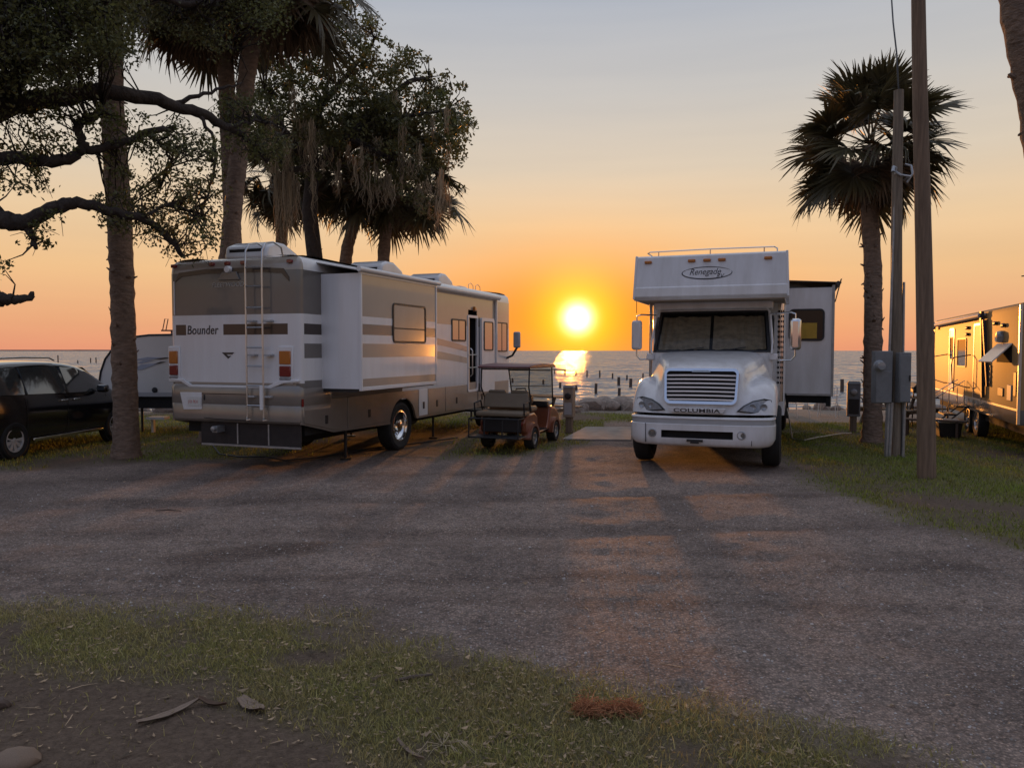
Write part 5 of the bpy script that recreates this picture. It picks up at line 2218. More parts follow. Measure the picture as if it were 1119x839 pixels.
m.hexa([a + Vector((0, -.1, .45)), b + Vector((0, -.1, .52)), b + Vector((0, .1, .52)), a + Vector((0, .1, .45))], [a + Vector((0, -.1, .60)), b + Vector((0, -.1, .66)), b + Vector((0, .1, .66)), a + Vector((0, .1, .60))])
tag(m.build('dock_beam', pilewood), 'remaining horizontal beam on top of two old dock pilings in the sea', 'beam')


# ================================================================== trees
def frond_arrays(r, L, nseg=34, dead=False):
    """a fan palm frond along +x; returns verts (with arc length) and quads"""
    vs, fs, sl_ = [], [], []
    a = L * (r.uniform(.46, .66) if not dead else r.uniform(.2, .4))
    n = 4
    for k in range(n + 1):
        f = k / n
        w = .022 * (1 - .45 * f)
        for s in (-1, 1):
            vs.append((a * f, s * w, .0))
            sl_.append(a * f)
        if k:
            b = len(vs)
            fs.append((b - 4, b - 2, b - 1, b - 3))
    fold = r.uniform(.25, .85)
    for j in range(nseg):
        ph = R(-118 + 236 * (j + .5) / nseg + r.uniform(-2, 2))
        ln = L * .46 * (.74 + .26 * math.cos(ph * .85)) * r.uniform(.85, 1.1)
        c, q = math.cos(ph), math.sin(ph)
        tw = r.uniform(-.25, .25)
        d = Vector((c, q, 0))
        sd_ = Vector((-q, c, tw)).normalized()
        st = [(0.02, .012), (.34, .026), (.68, .019), (1.0, .002)]
        hang = r.uniform(.0, .16) + (.28 if r.random() < .25 else 0)
        b0 = len(vs)
        for f, w in st:
            zz = -hang * ln * max(0, f - .45) ** 1.4 * 2.0 + abs(q) * fold * ln * f * (1 - .5 * f) - .12 * ln * f * f * max(0, c)
            p = Vector((a, 0, 0)) + d * (ln * f) + Vector((0, 0, zz))
            for s in (-1, 1):
                pp = p + sd_ * (w * L / 1.7 * 1.25 * s)
                vs.append(tuple(pp))
                sl_.append(a + ln * f)
        for k in range(3):
            b = b0 + 2 * k
            fs.append((b, b + 2, b + 3, b + 1))
    return np.array(vs), np.array(sl_), np.array(fs)


def palm_crown_arrays(r, L, nlive=38, ndead=14, nseg=32, low=134):
    V, Fq, MI = [], [], []
    off = 0
    tot = nlive + ndead
    for i in range(tot):
        dead = i >= nlive
        v, sl_, f = frond_arrays(r, L * r.uniform(.85, 1.08), nseg, dead)
        az = i * 2.39996 + r.uniform(-.3, .3)
        if not dead:
            e = R(82 - low * (i / nlive) ** .9 + r.uniform(-16, 16))
            grav = r.uniform(.02, .07)
        else:
            e = R(r.uniform(-86, -44))
            grav = .02
        roll = r.uniform(-.8, .8)
        Mx = Matrix.Rotation(az, 3, 'Z') @ Matrix.Rotation(-e, 3, 'Y') @ Matrix.Rotation(roll, 3, 'X')
        w = v @ np.array(Mx).T
        w[:, 2] -= grav * sl_ ** 2 / max(L, .5) * 1.5
        w += np.array([r.uniform(-.08, .08), r.uniform(-.08, .08), (.25 * (1 - i / tot) - .15) * L * .5])
        V.append(w)
        Fq.append(f + off)
        MI.append(np.full(len(f), 1 if dead else 0))
        off += len(w)
    return np.concatenate(V), np.concatenate(Fq), np.concatenate(MI)


def palm(label, path, r0, r1, L, seed, crown=True, nlive=38, ndead=14, nseg=32, boots=0, group='sabal palms', low=134):
    """path: list of world points from ground to crown centre"""
    r = random.Random(seed)
    base = Vector((path[0][0], path[0][1], 0))
    t = thing('palm_tree', label, 'palm tree', base, 0, group)
    pts = [Vector(p) - base for p in path]
    # resample with Catmull style smoothing
    P = []
    for i in range(len(pts) - 1):
        p0 = pts[max(i - 1, 0)]
        p1, p2 = pts[i], pts[i + 1]
        p3 = pts[min(i + 2, len(pts) - 1)]
        n = max(4, int((p2 - p1).length / .11))
        for k in range(n):
            u = k / n
            P.append(.5 * ((2 * p1) + (p2 - p0) * u + (2 * p0 - 5 * p1 + 4 * p2 - p3) * u * u + (3 * p1 - p0 - 3 * p2 + p3) * u ** 3))
    P.append(pts[-1])
    n = len(P)
    m = MB()
    rs = []
    for k in range(n):
        f = k / (n - 1)
        rs.append((r0 + (r1 - r0) * f) * (1 + .28 * math.exp(-P[k].z / .25)) * (1 + .035 * math.sin(k * 2.4) + r.uniform(-.03, .03)))
    P[0].z -= .15
    m.tube(P, rs, 18)
    for i in range(len(m.v)):
        v = Vector(m.v[i])
        m.v[i] = tuple(v + Vector((r.uniform(-1, 1), r.uniform(-1, 1), r.uniform(-1, 1))) * .008)
    # old leaf bases and loose fibre on the bark
    for k in range(boots):
        i = r.randrange(int(n * .15), n - 1)
        a = r.uniform(0, 6.28)
        d = Vector((math.cos(a), math.sin(a), 0))
        p = P[i] + d * rs[i] * .9
        s = Vector((-d.y, d.x, 0)) * r.uniform(.015, .04)
        e = p + d * r.uniform(.03, .10) + Vector((0, 0, r.uniform(-.02, .12)))
        m.hexa([p - s, p + s, p + s + Vector((0, 0, .05)), p - s + Vector((0, 0, .05))], [e - s * .5, e + s * .5, e + s * .5 + Vector((0, 0, .015)), e - s * .5 + Vector((0, 0, .015))])
    m.build('trunk', palmbark, t, angle=180)
    if crown:
        v, f, mi = palm_crown_arrays(r, L, nlive, ndead, nseg, low)
        v = v + np.array(pts[-1])
        fastmesh('crown', v, [f], [palmleaf, deadleaf], t, midx=mi)
    return t


def P_(px, py, Y):
    return at(px, py, Y)


# left foreground palm: the trunk crosses the picture in front of the small trailer
b = gp(138, 500)
palm('thick single palm trunk at the left, standing between minivan and motorhome',
     [b, P_(137, 440, b.y), P_(131, 250, b.y), P_(122, 100, b.y), P_(121, 0, b.y), P_(121, -150, b.y)], .215, .19, 1.9, 1, boots=70)
# two tall palms behind the motorhome
palm('left trunk of two crossing palms rising behind the motorhome roof, long dead skirt',
     [(-5.9, 16.9, 0), P_(255, 270, 16.9), P_(250, 150, 16.9), P_(243, 50, 16.9), P_(215, -18, 16.9)], .185, .17, 2.2, 2, nlive=34, ndead=80, nseg=36, boots=30)
palm('leaning right trunk of two crossing palms rising behind the motorhome roof',
     [(-6.4, 16.2, 0), P_(250, 278, 16.2), P_(262, 160, 16.2), P_(276, 50, 16.2), P_(312, -35, 16.2)], .20, .165, 2.15, 3, nlive=40, ndead=26, nseg=36, boots=30)
# four palms farther off behind the motorhome
for k, (lb, pts, cpos, L, sd_) in enumerate((
        ('leftmost of four slim palms behind the motorhome, its dead leaves hanging by the moss', [(307, 282), (309, 230)], (300, 196), 1.75, 4),
        ('curved slim palm behind the motorhome, second of four from the left', [(346, 290), (338, 235)], (346, 186), 1.8, 5),
        ('slim palm leaning right behind the motorhome, third of four from the left', [(377, 295), (385, 250)], (398, 186), 2.0, 6),
        ('rightmost of four slim palms behind the motorhome, with hanging brown leaves', [(419, 290), (424, 240)], (438, 196), 2.15, 7))):
    Y = 24.0 - .5 * k
    g0 = at(pts[0][0], pts[0][1], Y)
    d_ = at(pts[-1][0], pts[-1][1], Y) - g0
    base_ = g0 - d_ * (g0.z / max(d_.z, .1)) * .35
    palm(lb, [(base_.x, Y, 0)] + [at(a, c, Y) for a, c in pts] + [at(*cpos, Y)], .20, .165, L, sd_, nlive=36, ndead=7, nseg=28, boots=20, low=150)
# right hand palm
b = gp(952.7, 484)
palm('sabal palm on the right with a full round crown, behind the two poles',
     [b, P_(953.5, 430, b.y), P_(954, 300, b.y), P_(950, 225, b.y), P_(952, 160, b.y)], .19, .165, 1.92, 8, nlive=46, ndead=12, nseg=44, boots=90, low=128)
# leaning trunk cut by the upper right corner
palm('leaning palm trunk cutting the upper right corner of the view',
     [(7.6, 8.6, 0), (7.2, 8.5, 1.5), at(1160, 240, 8.3), at(1130, 105, 8.1), at(1111, 0, 8.0), at(1090, -200, 8.0), at(1080, -470, 8.0)], .17, .15, 1.8, 9, boots=60)


def leaf_quads(centers, rads, counts, size, r, flat=.7):
    """loose leaf shaped quads round cluster centres"""
    C_ = np.repeat(centers, counts, axis=0)
    Rr = np.repeat(rads, counts)
    n = len(C_)
    d = r.normal(size=(n, 3))
    d /= np.linalg.norm(d, axis=1)[:, None]
    p = C_ + d * (Rr * r.random(n) ** .5)[:, None] * np.array([1, 1, flat])
    u = r.normal(size=(n, 3))
    u /= np.linalg.norm(u, axis=1)[:, None]
    w = np.cross(u, r.normal(size=(n, 3)))
    w /= np.linalg.norm(w, axis=1)[:, None]
    L = size * r.uniform(.6, 1.25, n)[:, None]
    v = np.stack([p - u * L * .5, p + w * L * .24 + u * L * .05, p + u * L * .5, p - w * L * .24 + u * L * .05], 1).reshape(-1, 3)
    f = np.arange(4 * n).reshape(-1, 4)
    return v, f


def in_poly(px, py, poly):
    c = False
    j = len(poly) - 1
    for i in range(len(poly)):
        xi, yi = poly[i]
        xj, yj = poly[j]
        if (yi > py) != (yj > py) and px < (xj - xi) * (py - yi) / (yj - yi) + xi:
            c = not c
        j = i
    return c


def curve_pts(ps, per=6):
    P = []
    ps = [Vector(p) for p in ps]
    for i in range(len(ps) - 1):
        p0, p1, p2, p3 = ps[max(i - 1, 0)], ps[i], ps[i + 1], ps[min(i + 2, len(ps) - 1)]
        for k in range(per):
            u = k / per
            P.append(.5 * ((2 * p1) + (p2 - p0) * u + (2 * p0 - 5 * p1 + 4 * p2 - p3) * u * u + (3 * p1 - p0 - 3 * p2 + p3) * u ** 3))
    P.append(ps[-1])
    return P


def limb(m, ps, r0, r1, jitter=.02, r=random):
    P = curve_pts(ps)
    n = len(P)
    P = [p + Vector((r.uniform(-1, 1), r.uniform(-1, 1), r.uniform(-1, 1))) * jitter * (0 if k == 0 else 1) for k, p in enumerate(P)]
    m.tube(P, [(r0 + (r1 - r0) * (k / (n - 1)) ** .8) * r.uniform(.93, 1.07) for k in range(n)], 10)
    return P


# ---- live oak that reaches in from the left
def oak_left():
    r = random.Random(21)
    nr = np.random.default_rng(21)
    ox, oy = -10.6, 11.6
    t = thing('live_oak', 'spreading live oak reaching in from the left edge with dark crooked limbs', 'oak tree', (ox, oy, 0))
    O = Vector((ox, oy, 0))
    m = MB()
    m.tube([Vector((0, 0, -.1)), Vector((.05, 0, 1.0)), Vector((.2, .05, 2.4)), Vector((.35, .1, 3.4))], [.62, .46, .42, .40], 16)
    m.build('trunk', oakbark, t, angle=180)
    m = MB()
    pts = []
    S0 = O + Vector((.3, .1, 3.2))
    L1 = [S0, at(-60, 150, 11.8), at(0, 120, 11.6), at(55, 108, 11.6), at(111, 101, 11.8), at(165, 108, 12.2), at(215, 124, 12.8), at(250, 140, 13.3), at(274, 154, 13.6), at(292, 178, 13.9)]
    L12 = [at(250, 140, 13.3), at(285, 132, 13.6), at(318, 146, 14.0)]
    L13 = [at(190, 114, 12.5), at(230, 100, 12.8), at(262, 92, 13.0)]
    L3 = [S0 + Vector((0, 0, -.4)), at(-40, 232, 11.2), at(0, 238, 11.1), at(25, 243, 11.1), at(61, 226, 11.1), at(86, 222, 11.2), at(122, 231, 11.4), at(164, 243, 11.7), at(200, 279, 12.0)]
    L2 = [at(-10, 171, 11.4), at(25, 174, 11.4), at(68, 177, 11.4), at(92, 163, 11.5), at(115, 163, 11.7), at(160, 146, 12.1), at(190, 140, 12.4)]
    L4 = [O + Vector((.4, .1, 3.3)), at(-30, 70, 11), at(20, 10, 10.8), at(60, -60, 10.6)]
    L5 = [at(28, 242, 11.1), at(36, 262, 11.1), at(38, 272, 11.1)]
    L6 = [at(-30, 325, 10.9), at(0, 327, 10.9), at(20, 327, 10.9), at(38, 322, 11.0)]
    L7 = [at(0, 118, 11.6), at(40, 60, 11.4), at(90, 20, 11.4), at(150, -40, 11.6)]
    L8 = [at(92, 163, 11.5), at(86, 140, 11.5), at(100, 128, 11.5), at(112, 118, 11.6)]
    L9 = [at(215, 124, 12.8), at(235, 160, 12.8), at(228, 210, 12.8), at(215, 240, 12.6)]
    L10 = [at(150, 238, 11.6), at(190, 225, 11.8), at(225, 240, 12.1)]
    L14 = [at(90, 20, 11.4), at(150, -8, 12.4), at(215, 6, 13.6), at(270, -12, 14.2), at(330, -20, 14.8)]
    L15 = [at(215, 6, 13.6), at(240, 40, 13.9), at(262, 60, 14.1)]
    L11 = [at(160, 146, 12.1), at(185, 170, 12.1), at(175, 205, 12.0)]
    for ps, a, b in ((L14, .08, .025), (L15, .03, .01), (L12, .04, .012), (L13, .05, .012), (L1, .22, .03), (L3, .18, .04), (L2, .11, .04), (L4, .3, .12), (L5, .07, .025), (L6, .12, .04), (L7, .17, .06), (L8, .07, .05), (L9, .035, .012), (L10, .03, .012), (L11, .03, .01)):
        pts += limb(m, [p - O for p in ps], a, b, .028, r)
    # leaf clusters: (polygon in view directions, depth range, clusters, leaves, radius)
    cl, rd_, ct = [], [], []
    zones_ = [([(-80, -60), (150, -60), (150, 45), (118, 75), (60, 95), (-80, 105)], (10.2, 13.0), 760, 56, .32),
              ([(-60, 90), (115, 108), (110, 150), (60, 175), (-60, 175)], (11, 12.3), 95, 28, .20),
              ([(150, -60), (330, -60), (300, 30), (240, 60), (160, 30)], (13.2, 15.5), 200, 50, .30),
              ([(115, 120), (180, 130), (240, 150), (236, 275), (205, 280), (150, 262), (118, 250), (112, 170)], (11.4, 13), 190, 30, .20),
              ([(-20, 180), (48, 180), (50, 205), (-20, 215)], (11, 11.6), 24, 26, .18),
              ([(235, 95), (300, 110), (320, 160), (285, 190), (250, 150)], (13.2, 14.4), 60, 40, .24),
              ([(15, 232), (62, 235), (56, 268), (20, 265)], (10.9, 11.4), 10, 26, .16),
              ([(100, 205), (140, 235), (130, 262), (112, 256)], (11.2, 11.5), 8, 24, .16),
              ([(-15, 283), (14, 285), (12, 300), (-15, 310)], (10.8, 11.1), 4, 24, .14)]
    for poly, (ya, yb), n, c, rad_ in zones_:
        xs = [p[0] for p in poly]
        ys = [p[1] for p in poly]
        k = 0
        while k < n:
            px, py = r.uniform(min(xs), max(xs)), r.uniform(min(ys), max(ys))
            if in_poly(px, py, poly):
                p = at(px, py, r.uniform(ya, yb)) - O
                cl.append(p)
                rd_.append(rad_ * r.uniform(.7, 1.4))
                ct.append(max(4, int(c * r.uniform(.5, 1.5))))
                k += 1
    # twigs from the nearest limb point to each cluster
    for c in cl[::1]:
        q = r.choice(sorted(pts, key=lambda p: (p - c).length_squared)[:7])
        d = (c - q).length
        if d < 1.5:
            mid = (q + c) / 2 + Vector((r.uniform(-.2, .2), r.uniform(-.2, .2), r.uniform(-.05, .25))) * min(d, 1)
            m.tube([q, mid, c], [.016, .010, .004], 5)
            if r.random() < .6:
                e = c + Vector((r.uniform(-.3, .3), r.uniform(-.2, .2), r.uniform(-.3, .1)))
                m.tube([mid, (mid + e) / 2 + Vector((0, 0, .05)), e], [.007, .005, .003], 5)
    m.build('limb', oakbark, t, angle=180)
    v, f = leaf_quads(np.array([tuple(c) for c in cl]), np.array(rd_), np.array(ct), .072, nr)
    fastmesh('crown', v, [f], oakleaf, t)


oak_left()


# ---- moss hung oak behind the motorhome
def oak_moss():
    r = random.Random(33)
    nr = np.random.default_rng(33)
    Y0 = 20.8
    base = Vector((at(352, 300, Y0).x, Y0, 0))
    t = thing('mossy_oak', 'dense leafy oak hung with tan spanish moss, standing behind the motorhome', 'oak tree', base)
    m = MB()
    m.tube([Vector((0, 0, -.1)), Vector((.05, 0, 1.5)), Vector((-.1, 0, 3.6)), at(338, 230, Y0) - base, at(342, 185, Y0) - base], [.34, .24, .21, .20, .17], 14)
    m.build('trunk', oakbark, t, angle=180)
    m = MB()
    S = at(342, 185, Y0)
    pts = []
    for ps in ([S, at(380, 150, Y0), at(430, 130, Y0 - .3), at(490, 120, Y0)], [S, at(350, 120, Y0), at(390, 70, Y0 + .3), at(410, 40, Y0)], [S, at(310, 140, Y0 - .5), at(290, 100, Y0 - 1)],
               [at(380, 150, Y0), at(430, 175, Y0 - .5), at(480, 190, Y0)], [at(380, 150, Y0), at(440, 95, Y0), at(470, 85, Y0 + .4)], [S, at(320, 185, Y0 - 1), at(296, 195, Y0 - 1.4)]):
        pts += limb(m, [p - base for p in ps], .12, .035, .03, r)
    poly = [(280, -20), (345, -20), (400, 15), (424, 52), (448, 62), (478, 88), (500, 108), (511, 130), (500, 160), (497, 188), (488, 222), (468, 236), (448, 214), (420, 205), (395, 195), (370, 188), (345, 196), (318, 190), (288, 176), (278, 130), (276, 60)]
    cl, rd_, ct = [], [], []
    k = 0
    while k < 500:
        px, py = r.uniform(276, 514), r.uniform(-20, 238)
        if in_poly(px, py, poly):
            # thinner towards the far edge so that the outline breaks up
            c = at(px, py, Y0 + r.uniform(-1.7, 1.7)) - base
            if fbm(np.array([px * .035]), np.array([py * .035]), 77)[0] < .42:
                if r.random() < .75:
                    k += .3
                    continue
            cl.append(c)
            rd_.append(.34 * r.uniform(.6, 1.35))
            ct.append(int(70 * r.uniform(.5, 1.4)))
            k += 1
    for px, py in ((506, 118), (514, 132), (497, 100), (470, 78), (452, 62), (440, 57), (508, 150), (503, 96), (486, 88), (462, 70), (512, 140), (500, 205), (494, 232), (428, 50), (415, 42)):
        for q in range(2):
            cl.append(at(px + r.uniform(-4, 6), py + r.uniform(-6, 4), Y0 + r.uniform(-.6, .6)) - base)
            rd_.append(.16 * r.uniform(.7, 1.5))
            ct.append(16)
    for c in cl[::2]:
        q = min(pts, key=lambda p: (p - c).length_squared)
        mid = (q + c) / 2 + Vector((r.uniform(-.2, .2), r.uniform(-.2, .2), r.uniform(-.05, .25)))
        m.tube([q, mid, c], [.02, .012, .004], 5)
    m.build('limb', oakbark, t, angle=180)
    v, f = leaf_quads(np.array([tuple(c) for c in cl]), np.array(rd_), np.array(ct), .125, nr)
    fastmesh('crown', v, [f], oakleaf, t)
    # spanish moss: bundles of hanging wavy ribbons
    V, F = [], []
    off = 0

    def strand(p, ln, w):
        nonlocal off
        n = 9
        ph = r.uniform(0, 6.28)
        amp = r.uniform(.02, .09)
        a = r.uniform(0, math.pi)
        sx_, sy_ = math.cos(a) * w, math.sin(a) * w
        for k in range(n + 1):
            f = k / n
            ww = 1 - .75 * f
            x = p.x + amp * math.sin(ph + f * 9) * f + r.uniform(-.012, .012)
            y = p.y + amp * math.cos(ph + f * 7) * f
            z = p.z - ln * f
            V.append((x - sx_ * ww, y - sy_ * ww, z))
            V.append((x + sx_ * ww, y + sy_ * ww, z))
        for k in range(n):
            b_ = off + 2 * k
            F.append((b_, b_ + 2, b_ + 3, b_ + 1))
        off += 2 * (n + 1)
    spots = [(302, 178, 1.9, 40), (309, 190, 1.8, 46), (316, 186, 1.9, 46), (323, 200, 1.3, 30), (296, 160, 1.2, 26), (343, 196, 1.7, 14), (341, 135, 1.1, 34), (336, 152, 1.0, 30)]
    for _ in range(62):
        px = r.uniform(288, 500)
        lowb = float(np.interp(px, [288, 320, 345, 395, 420, 448, 468, 490, 500], [165, 186, 192, 194, 204, 212, 230, 215, 190]))
        py = lowb - abs(r.gauss(0, 22)) if r.random() < .75 else r.uniform(90, lowb)
        spots.append((px, py, r.choice((.3, .45, .6, .8, 1.1)), r.randint(8, 26)))
    for px, py, ln, n in spots:
        dy_ = r.uniform(-1.9, -1.2)
        sg = r.uniform(1.0, 3.2)
        for _ in range(n):
            p = at(px + r.gauss(0, sg), py + r.gauss(0, 4), Y0 + dy_ + r.gauss(0, .12)) - base
            strand(p, ln * r.uniform(.2, 1.05), r.uniform(.006, .020))
    fastmesh('spanish_moss', np.array(V), [np.array(F)], moss, t)


oak_moss()


# ================================================================== ground litter and grass
def scatter(n, x0, x1, y0, y1, keep, r):
    x = r.uniform(x0, x1, n)
    y = r.uniform(y0, y1, n)
    k = keep(x, y) > r.random(n)
    return x[k], y[k]


def grass_patch(name, x, y, hmin, hmax, w, r, m_, lean=.6):
    n = len(x)
    z = relief(x, y)
    a = r.uniform(0, 2 * np.pi, n)
    h = r.uniform(hmin, hmax, n) * r.uniform(.6, 1.2, n)
    ln = r.uniform(.1, lean, n) * h
    b = r.uniform(0, 2 * np.pi, n)
    base = np.stack([x, y, z - .004], -1)
    sd_ = np.stack([np.cos(a), np.sin(a), np.zeros(n)], -1) * (w * r.uniform(.6, 1.3, n))[:, None]
    d = np.stack([np.cos(b) * ln, np.sin(b) * ln, h], -1)
    mid = base + d * np.array([.35, .35, .6])
    tip = base + d
    v = np.stack([base - sd_, base + sd_, mid + sd_ * .8, mid - sd_ * .8, tip], 1).reshape(-1, 3)
    i = np.arange(n) * 5
    q = np.stack([i, i + 1, i + 2, i + 3], -1)
    t3 = np.stack([i + 3, i + 2, i + 4], -1)
    o = fastmesh(name, v, [q, t3], m_)
    return tag(o, kind='stuff')


r1 = np.random.default_rng(3)


def keep_fg(x, y):
    rdm, g, s = zones(x, y)
    return (1 - rdm) ** 1.5 * np.clip(g * 1.8 - .10, 0.02, 1)


x, y = scatter(240000, -5.2, 3.2, 3.0, 6.9, keep_fg, r1)
o = grass_patch('grass', x, y, .012, .060, .0026, r1, grassm, 1.5)
tag(o, 'short patchy grass on the verge in front of the road', 'grass')


def off_pad(x, y):
    q = [(p.x, p.y) for p in pp]
    ins = np.ones_like(x, bool)
    for (ax, ay), (bx_, by_) in zip(q, q[1:] + q[:1]):
        ins &= ((bx_ - ax) * (y - ay) - (by_ - ay) * (x - ax)) * orient <= .06
    return ~ins


orient = 1.0


def keep_far(x, y):
    rdm, g, s = zones(x, y)
    return off_pad(x, y) * (1 - rdm) ** 2 * np.clip(g * 1.5 - .1, .01, 1)


x, y = scatter(150000, 4.0, 13.5, 6.2, 21.5, keep_far, r1)
o = grass_patch('grass', x, y, .02, .07, .006, r1, lawnm, .9)
tag(o, 'mown grass around the poles on the right', 'grass')
x, y = scatter(90000, -12, 4.8, 12.4, 24.0, keep_far, r1)
o = grass_patch('grass', x, y, .02, .08, .007, r1, lawnm, .9)
tag(o, 'mown grass behind the road around the parked vehicles', 'grass')


def flat_leaves(name, x, y, size, m_, r, lift=.012, asp=.33):
    n = len(x)
    z = relief(x, y) + lift * r.uniform(.3, 1.6, n)
    a = r.uniform(0, 2 * np.pi, n)
    L = size * r.uniform(.45, 1.2, n) * np.where(r.random(n) < .12, 1.7, 1)
    u = np.stack([np.cos(a), np.sin(a), r.uniform(-.2, .2, n)], -1) * L[:, None]
    w = np.stack([-np.sin(a), np.cos(a), r.uniform(-.3, .3, n)], -1) * (L * asp * r.uniform(.6, 1.2, n))[:, None]
    p = np.stack([x, y, z], -1)
    cup = np.stack([np.zeros(n), np.zeros(n), L * r.uniform(-.15, .3, n)], -1)
    v = np.stack([p - u * .5 + cup, p - u * .05 - w * .5, p + u * .5 + cup, p + u * .05 + w * .5], 1).reshape(-1, 3)
    i = np.arange(n) * 4
    o = fastmesh(name, v, [np.stack([i, i + 1, i + 2], -1), np.stack([i, i + 2, i + 3], -1)], m_)
    return tag(o, kind='stuff')


def keep_lit(x, y):
    rdm, g, s = zones(x, y)
    return np.clip((1 - rdm) * (.10 + .90 * g ** 1.5) + .012, 0, 1)


x, y = scatter(36000, -5, 3.4, 3.0, 7.0, keep_lit, r1)
tag(flat_leaves('leaf_litter', x, y, .034, strawm, r1), 'dry brown oak leaves scattered over the verge', 'leaves')
x, y = scatter(900, -10, 10, 4.5, 15, lambda x, y: np.full_like(x, .75), r1)
tag(flat_leaves('leaf_litter', x, y, .030, strawm, r1), 'pale dry leaves strewn thinly over the gravel road', 'leaves')

# twigs and leaf stalks lying about, far too many to count
x, y = scatter(900, -7, 6, 3.2, 13, lambda x, y: np.clip(.35 + .6 * fbm(x * .7, y * .7, 95), 0, 1), r1)
n = len(x)
a_ = r1.uniform(0, 2 * np.pi, n)
L_ = r1.uniform(.03, .16, n)
u_ = np.stack([np.cos(a_), np.sin(a_), r1.uniform(-.06, .10, n)], -1) * L_[:, None] * .5
w_ = np.stack([-np.sin(a_), np.cos(a_), np.zeros(n)], -1) * r1.uniform(.0015, .004, n)[:, None]
c_ = np.stack([x, y, relief(x, y) + .009], -1)
h_ = np.array([0, 0, .004])
v = np.stack([c_ - u_ - w_, c_ - u_ + w_, c_ + w_ + h_ + w_ * 1.5, c_ - w_ + h_ + w_ * 1.5, c_ + u_ - w_ * .4, c_ + u_ + w_ * .4], 1).reshape(-1, 3)
i = np.arange(n) * 6
o = fastmesh('twig_litter', v, [np.stack([i, i + 1, i + 2, i + 3], -1), np.stack([i + 3, i + 2, i + 5, i + 4], -1)], strawm)
tag(o, 'small twigs and stalks strewn over the gravel and verge', 'twigs', kind='stuff')

# loose stones on the road
x, y = scatter(52000, -7, 7, 3.2, 11.5, lambda x, y: road_mask(x, y) * np.clip(6.5 / y, 0, 1) ** 1.6 * (.25 + .75 * fbm(x * .8, y * .8, 91)), r1)
n = len(x)
oc = np.array([(1, 0, 0), (-1, 0, 0), (0, 1, 0), (0, -1, 0), (0, 0, 1), (0, 0, -.5)], float)
of = np.array([(0, 2, 4), (2, 1, 4), (1, 3, 4), (3, 0, 4)])
s = r1.uniform(.003, .009, n) * np.where(r1.random(n) < .05, 1.9, 1)
ang = r1.uniform(0, 6.28, n)
v = oc[None] * s[:, None, None] * r1.uniform(.6, 1.3, (n, 6, 1))
vx = v[..., 0] * np.cos(ang)[:, None] - v[..., 1] * np.sin(ang)[:, None]
vy = v[..., 0] * np.sin(ang)[:, None] + v[..., 1] * np.cos(ang)[:, None]
v = np.stack([vx + x[:, None], vy + y[:, None], v[..., 2] * .7 + relief(x, y)[:, None] + .001], -1).reshape(-1, 3)
f = (of[None] + (np.arange(n) * 6)[:, None, None]).reshape(-1, 3)
o = fastmesh('gravel', v, [f], stonem)
tag(o, 'loose grey stones on the road surface', 'gravel', kind='stuff')


# larger pieces on the bare soil
def husk(px, py, ln, w, yaw, label, group=None, curl=.02, m_=drym):
    p = gp(px, py)
    z = float(relief(np.array([p.x]), np.array([p.y]))[0])
    m = MB()
    n = 9
    vs, fs = [], []
    for k in range(n + 1):
        f = k / n
        ww = w * (math.sin(math.pi * (.12 + .84 * f)) ** .7) * (1 + .1 * math.sin(k * 2.1))
        zz = curl * (1 - math.sin(math.pi * f)) + .006
        for q in (-1, -.4, .4, 1):
            vs.append((ln * (f - .5), ww * .5 * q, zz + abs(q) * .012))
    for k in range(n):
        for j in range(3):
            fs.append((k * 4 + j, k * 4 + 4 + j, k * 4 + 5 + j, k * 4 + 1 + j))
    nv = len(vs)
    vs += [(x, y, z_ - .006) for x, y, z_ in vs]
    fs += [tuple(nv + i for i in reversed(f_)) for f_ in fs]
    m.add(vs, fs)
    o = m.build('palm_husk', m_)
    o.location = (p.x, p.y, z + .004)
    o.rotation_euler = (0, 0, R(yaw))
    return tag(o, label, 'palm husk', group)


husk(185, 783, .34, .055, 52, 'long pale dry palm husk pointing up right, leftmost on the bare soil', 'dry palm husks')
husk(232, 772, .20, .035, -22, 'narrow reddish brown dry palm husk between the two pale ones', 'dry palm husks', m_=mat('brown_husk', (.13, .075, .045), .85, var=.4, vscale=20))
husk(275, 775, .22, .085, -38, 'broad pale dry palm husk pointing down right on the bare soil', 'dry palm husks')
husk(448, 828, .24, .022, -50, 'thin straw coloured palm husk near the bottom edge of the picture', 'dry palm husks')


def stick(pts, r_, label, m_=pilewood):
    P = [gp(*p) for p in pts]
    z0 = [float(relief(np.array([p.x]), np.array([p.y]))[0]) for p in P]
    m = MB()
    m.tube([(p.x, p.y, z + r_ + .012) for p, z in zip(P, z0)], [r_ * .7] + [r_] * (len(P) - 2) + [r_ * .5], 7)
    return tag(m.build('stick', m_), label, 'stick')


stick([(432, 747), (452, 743), (473, 740)], .012, 'short brown stick lying on the grass left of the fibre clump')
stick([(170, 560), (185, 559), (198, 561)], .010, 'thin twig lying on the gravel road in front of the motorhome')
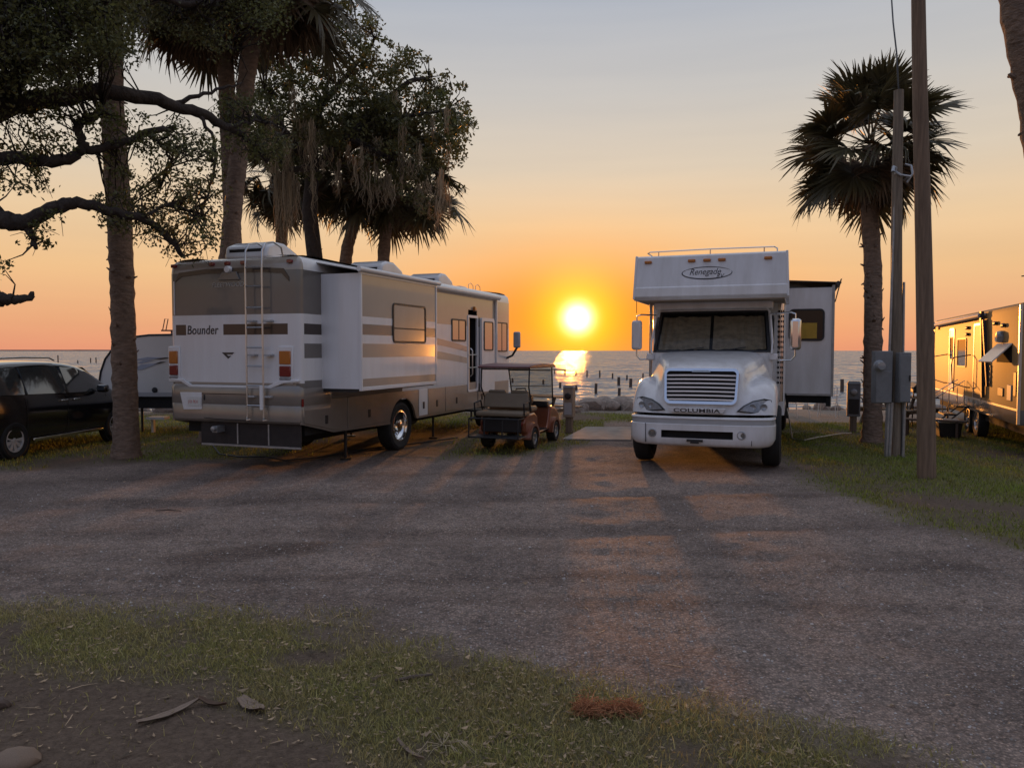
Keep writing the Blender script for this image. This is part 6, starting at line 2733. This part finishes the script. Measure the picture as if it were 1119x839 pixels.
# dry straw tuft
p = gp(484, 818)
m = MB()
rs_ = random.Random(4)
for k in range(16):
    a = rs_.uniform(0, 6.28)
    ln = rs_.uniform(.08, .24)
    m.tube([(0, 0, .02), (math.cos(a) * ln * .5, math.sin(a) * ln * .5, .03 + rs_.uniform(0, .05)), (math.cos(a) * ln, math.sin(a) * ln, .012)], [.003, .0025, .001], 5)
o = m.build('straw_tuft', mat('pale_straw', (.34, .27, .17), .8))
o.location = (p.x, p.y, 0)
tag(o, 'tuft of pale dry straw in the grass near the bottom edge', 'straw')
# clump of reddish moss fibre
p = gp(660, 782)
m = MB()
for k in range(520):
    u = rs_.random()
    cx_ = -.16 + .34 * u
    hz = .052 * (math.exp(-((cx_ + .10) / .06) ** 2) * 1.3 + math.exp(-((cx_ - .10) / .07) ** 2) * .95 + .35)
    c = Vector((cx_ + rs_.gauss(0, .012), rs_.gauss(0, .028), abs(rs_.gauss(0, .5)) * hz + .006))
    d = Vector((rs_.gauss(0, 1), rs_.gauss(0, 1), rs_.gauss(0, .6))).normalized() * rs_.uniform(.02, .055)
    e = Vector((rs_.gauss(0, 1), rs_.gauss(0, 1), rs_.gauss(0, .6))).normalized() * .02
    a_, b_ = c - d, c + d
    a_.z, b_.z = max(a_.z, .002), max(b_.z, .002)
    m.tube([a_, c + e * .6, b_], .0016, 4, cap=False)
o = m.build('fibre_clump', mossred)
o.location = (p.x, p.y, float(relief(np.array([p.x]), np.array([p.y]))[0]) + .004)
tag(o, 'reddish brown clump of fallen moss fibre on the grass', 'moss clump')
# stones at the lower left
for px, py, sx_, sy_, sz_, lb, mm in ((14, 838, .12, .10, .055, 'rounded tan stone at the bottom left corner', drym), (2, 775, .05, .05, .045, 'small dark lump on the soil at the left edge', pilewood)):
    p = gp(px, py)
    o = bpy.data.objects.new('stone', rocks[3 if sx_ > .1 else 5].copy())
    o.data.materials.clear()
    o.data.materials.append(mm)
    COL.objects.link(o)
    o.location = (p.x, p.y, float(relief(np.array([p.x]), np.array([p.y]))[0]) + sz_ * .35)
    o.scale = (sx_, sy_, sz_)
    o.rotation_euler = (0, .1, .5)
    tag(o, lb, 'stone')
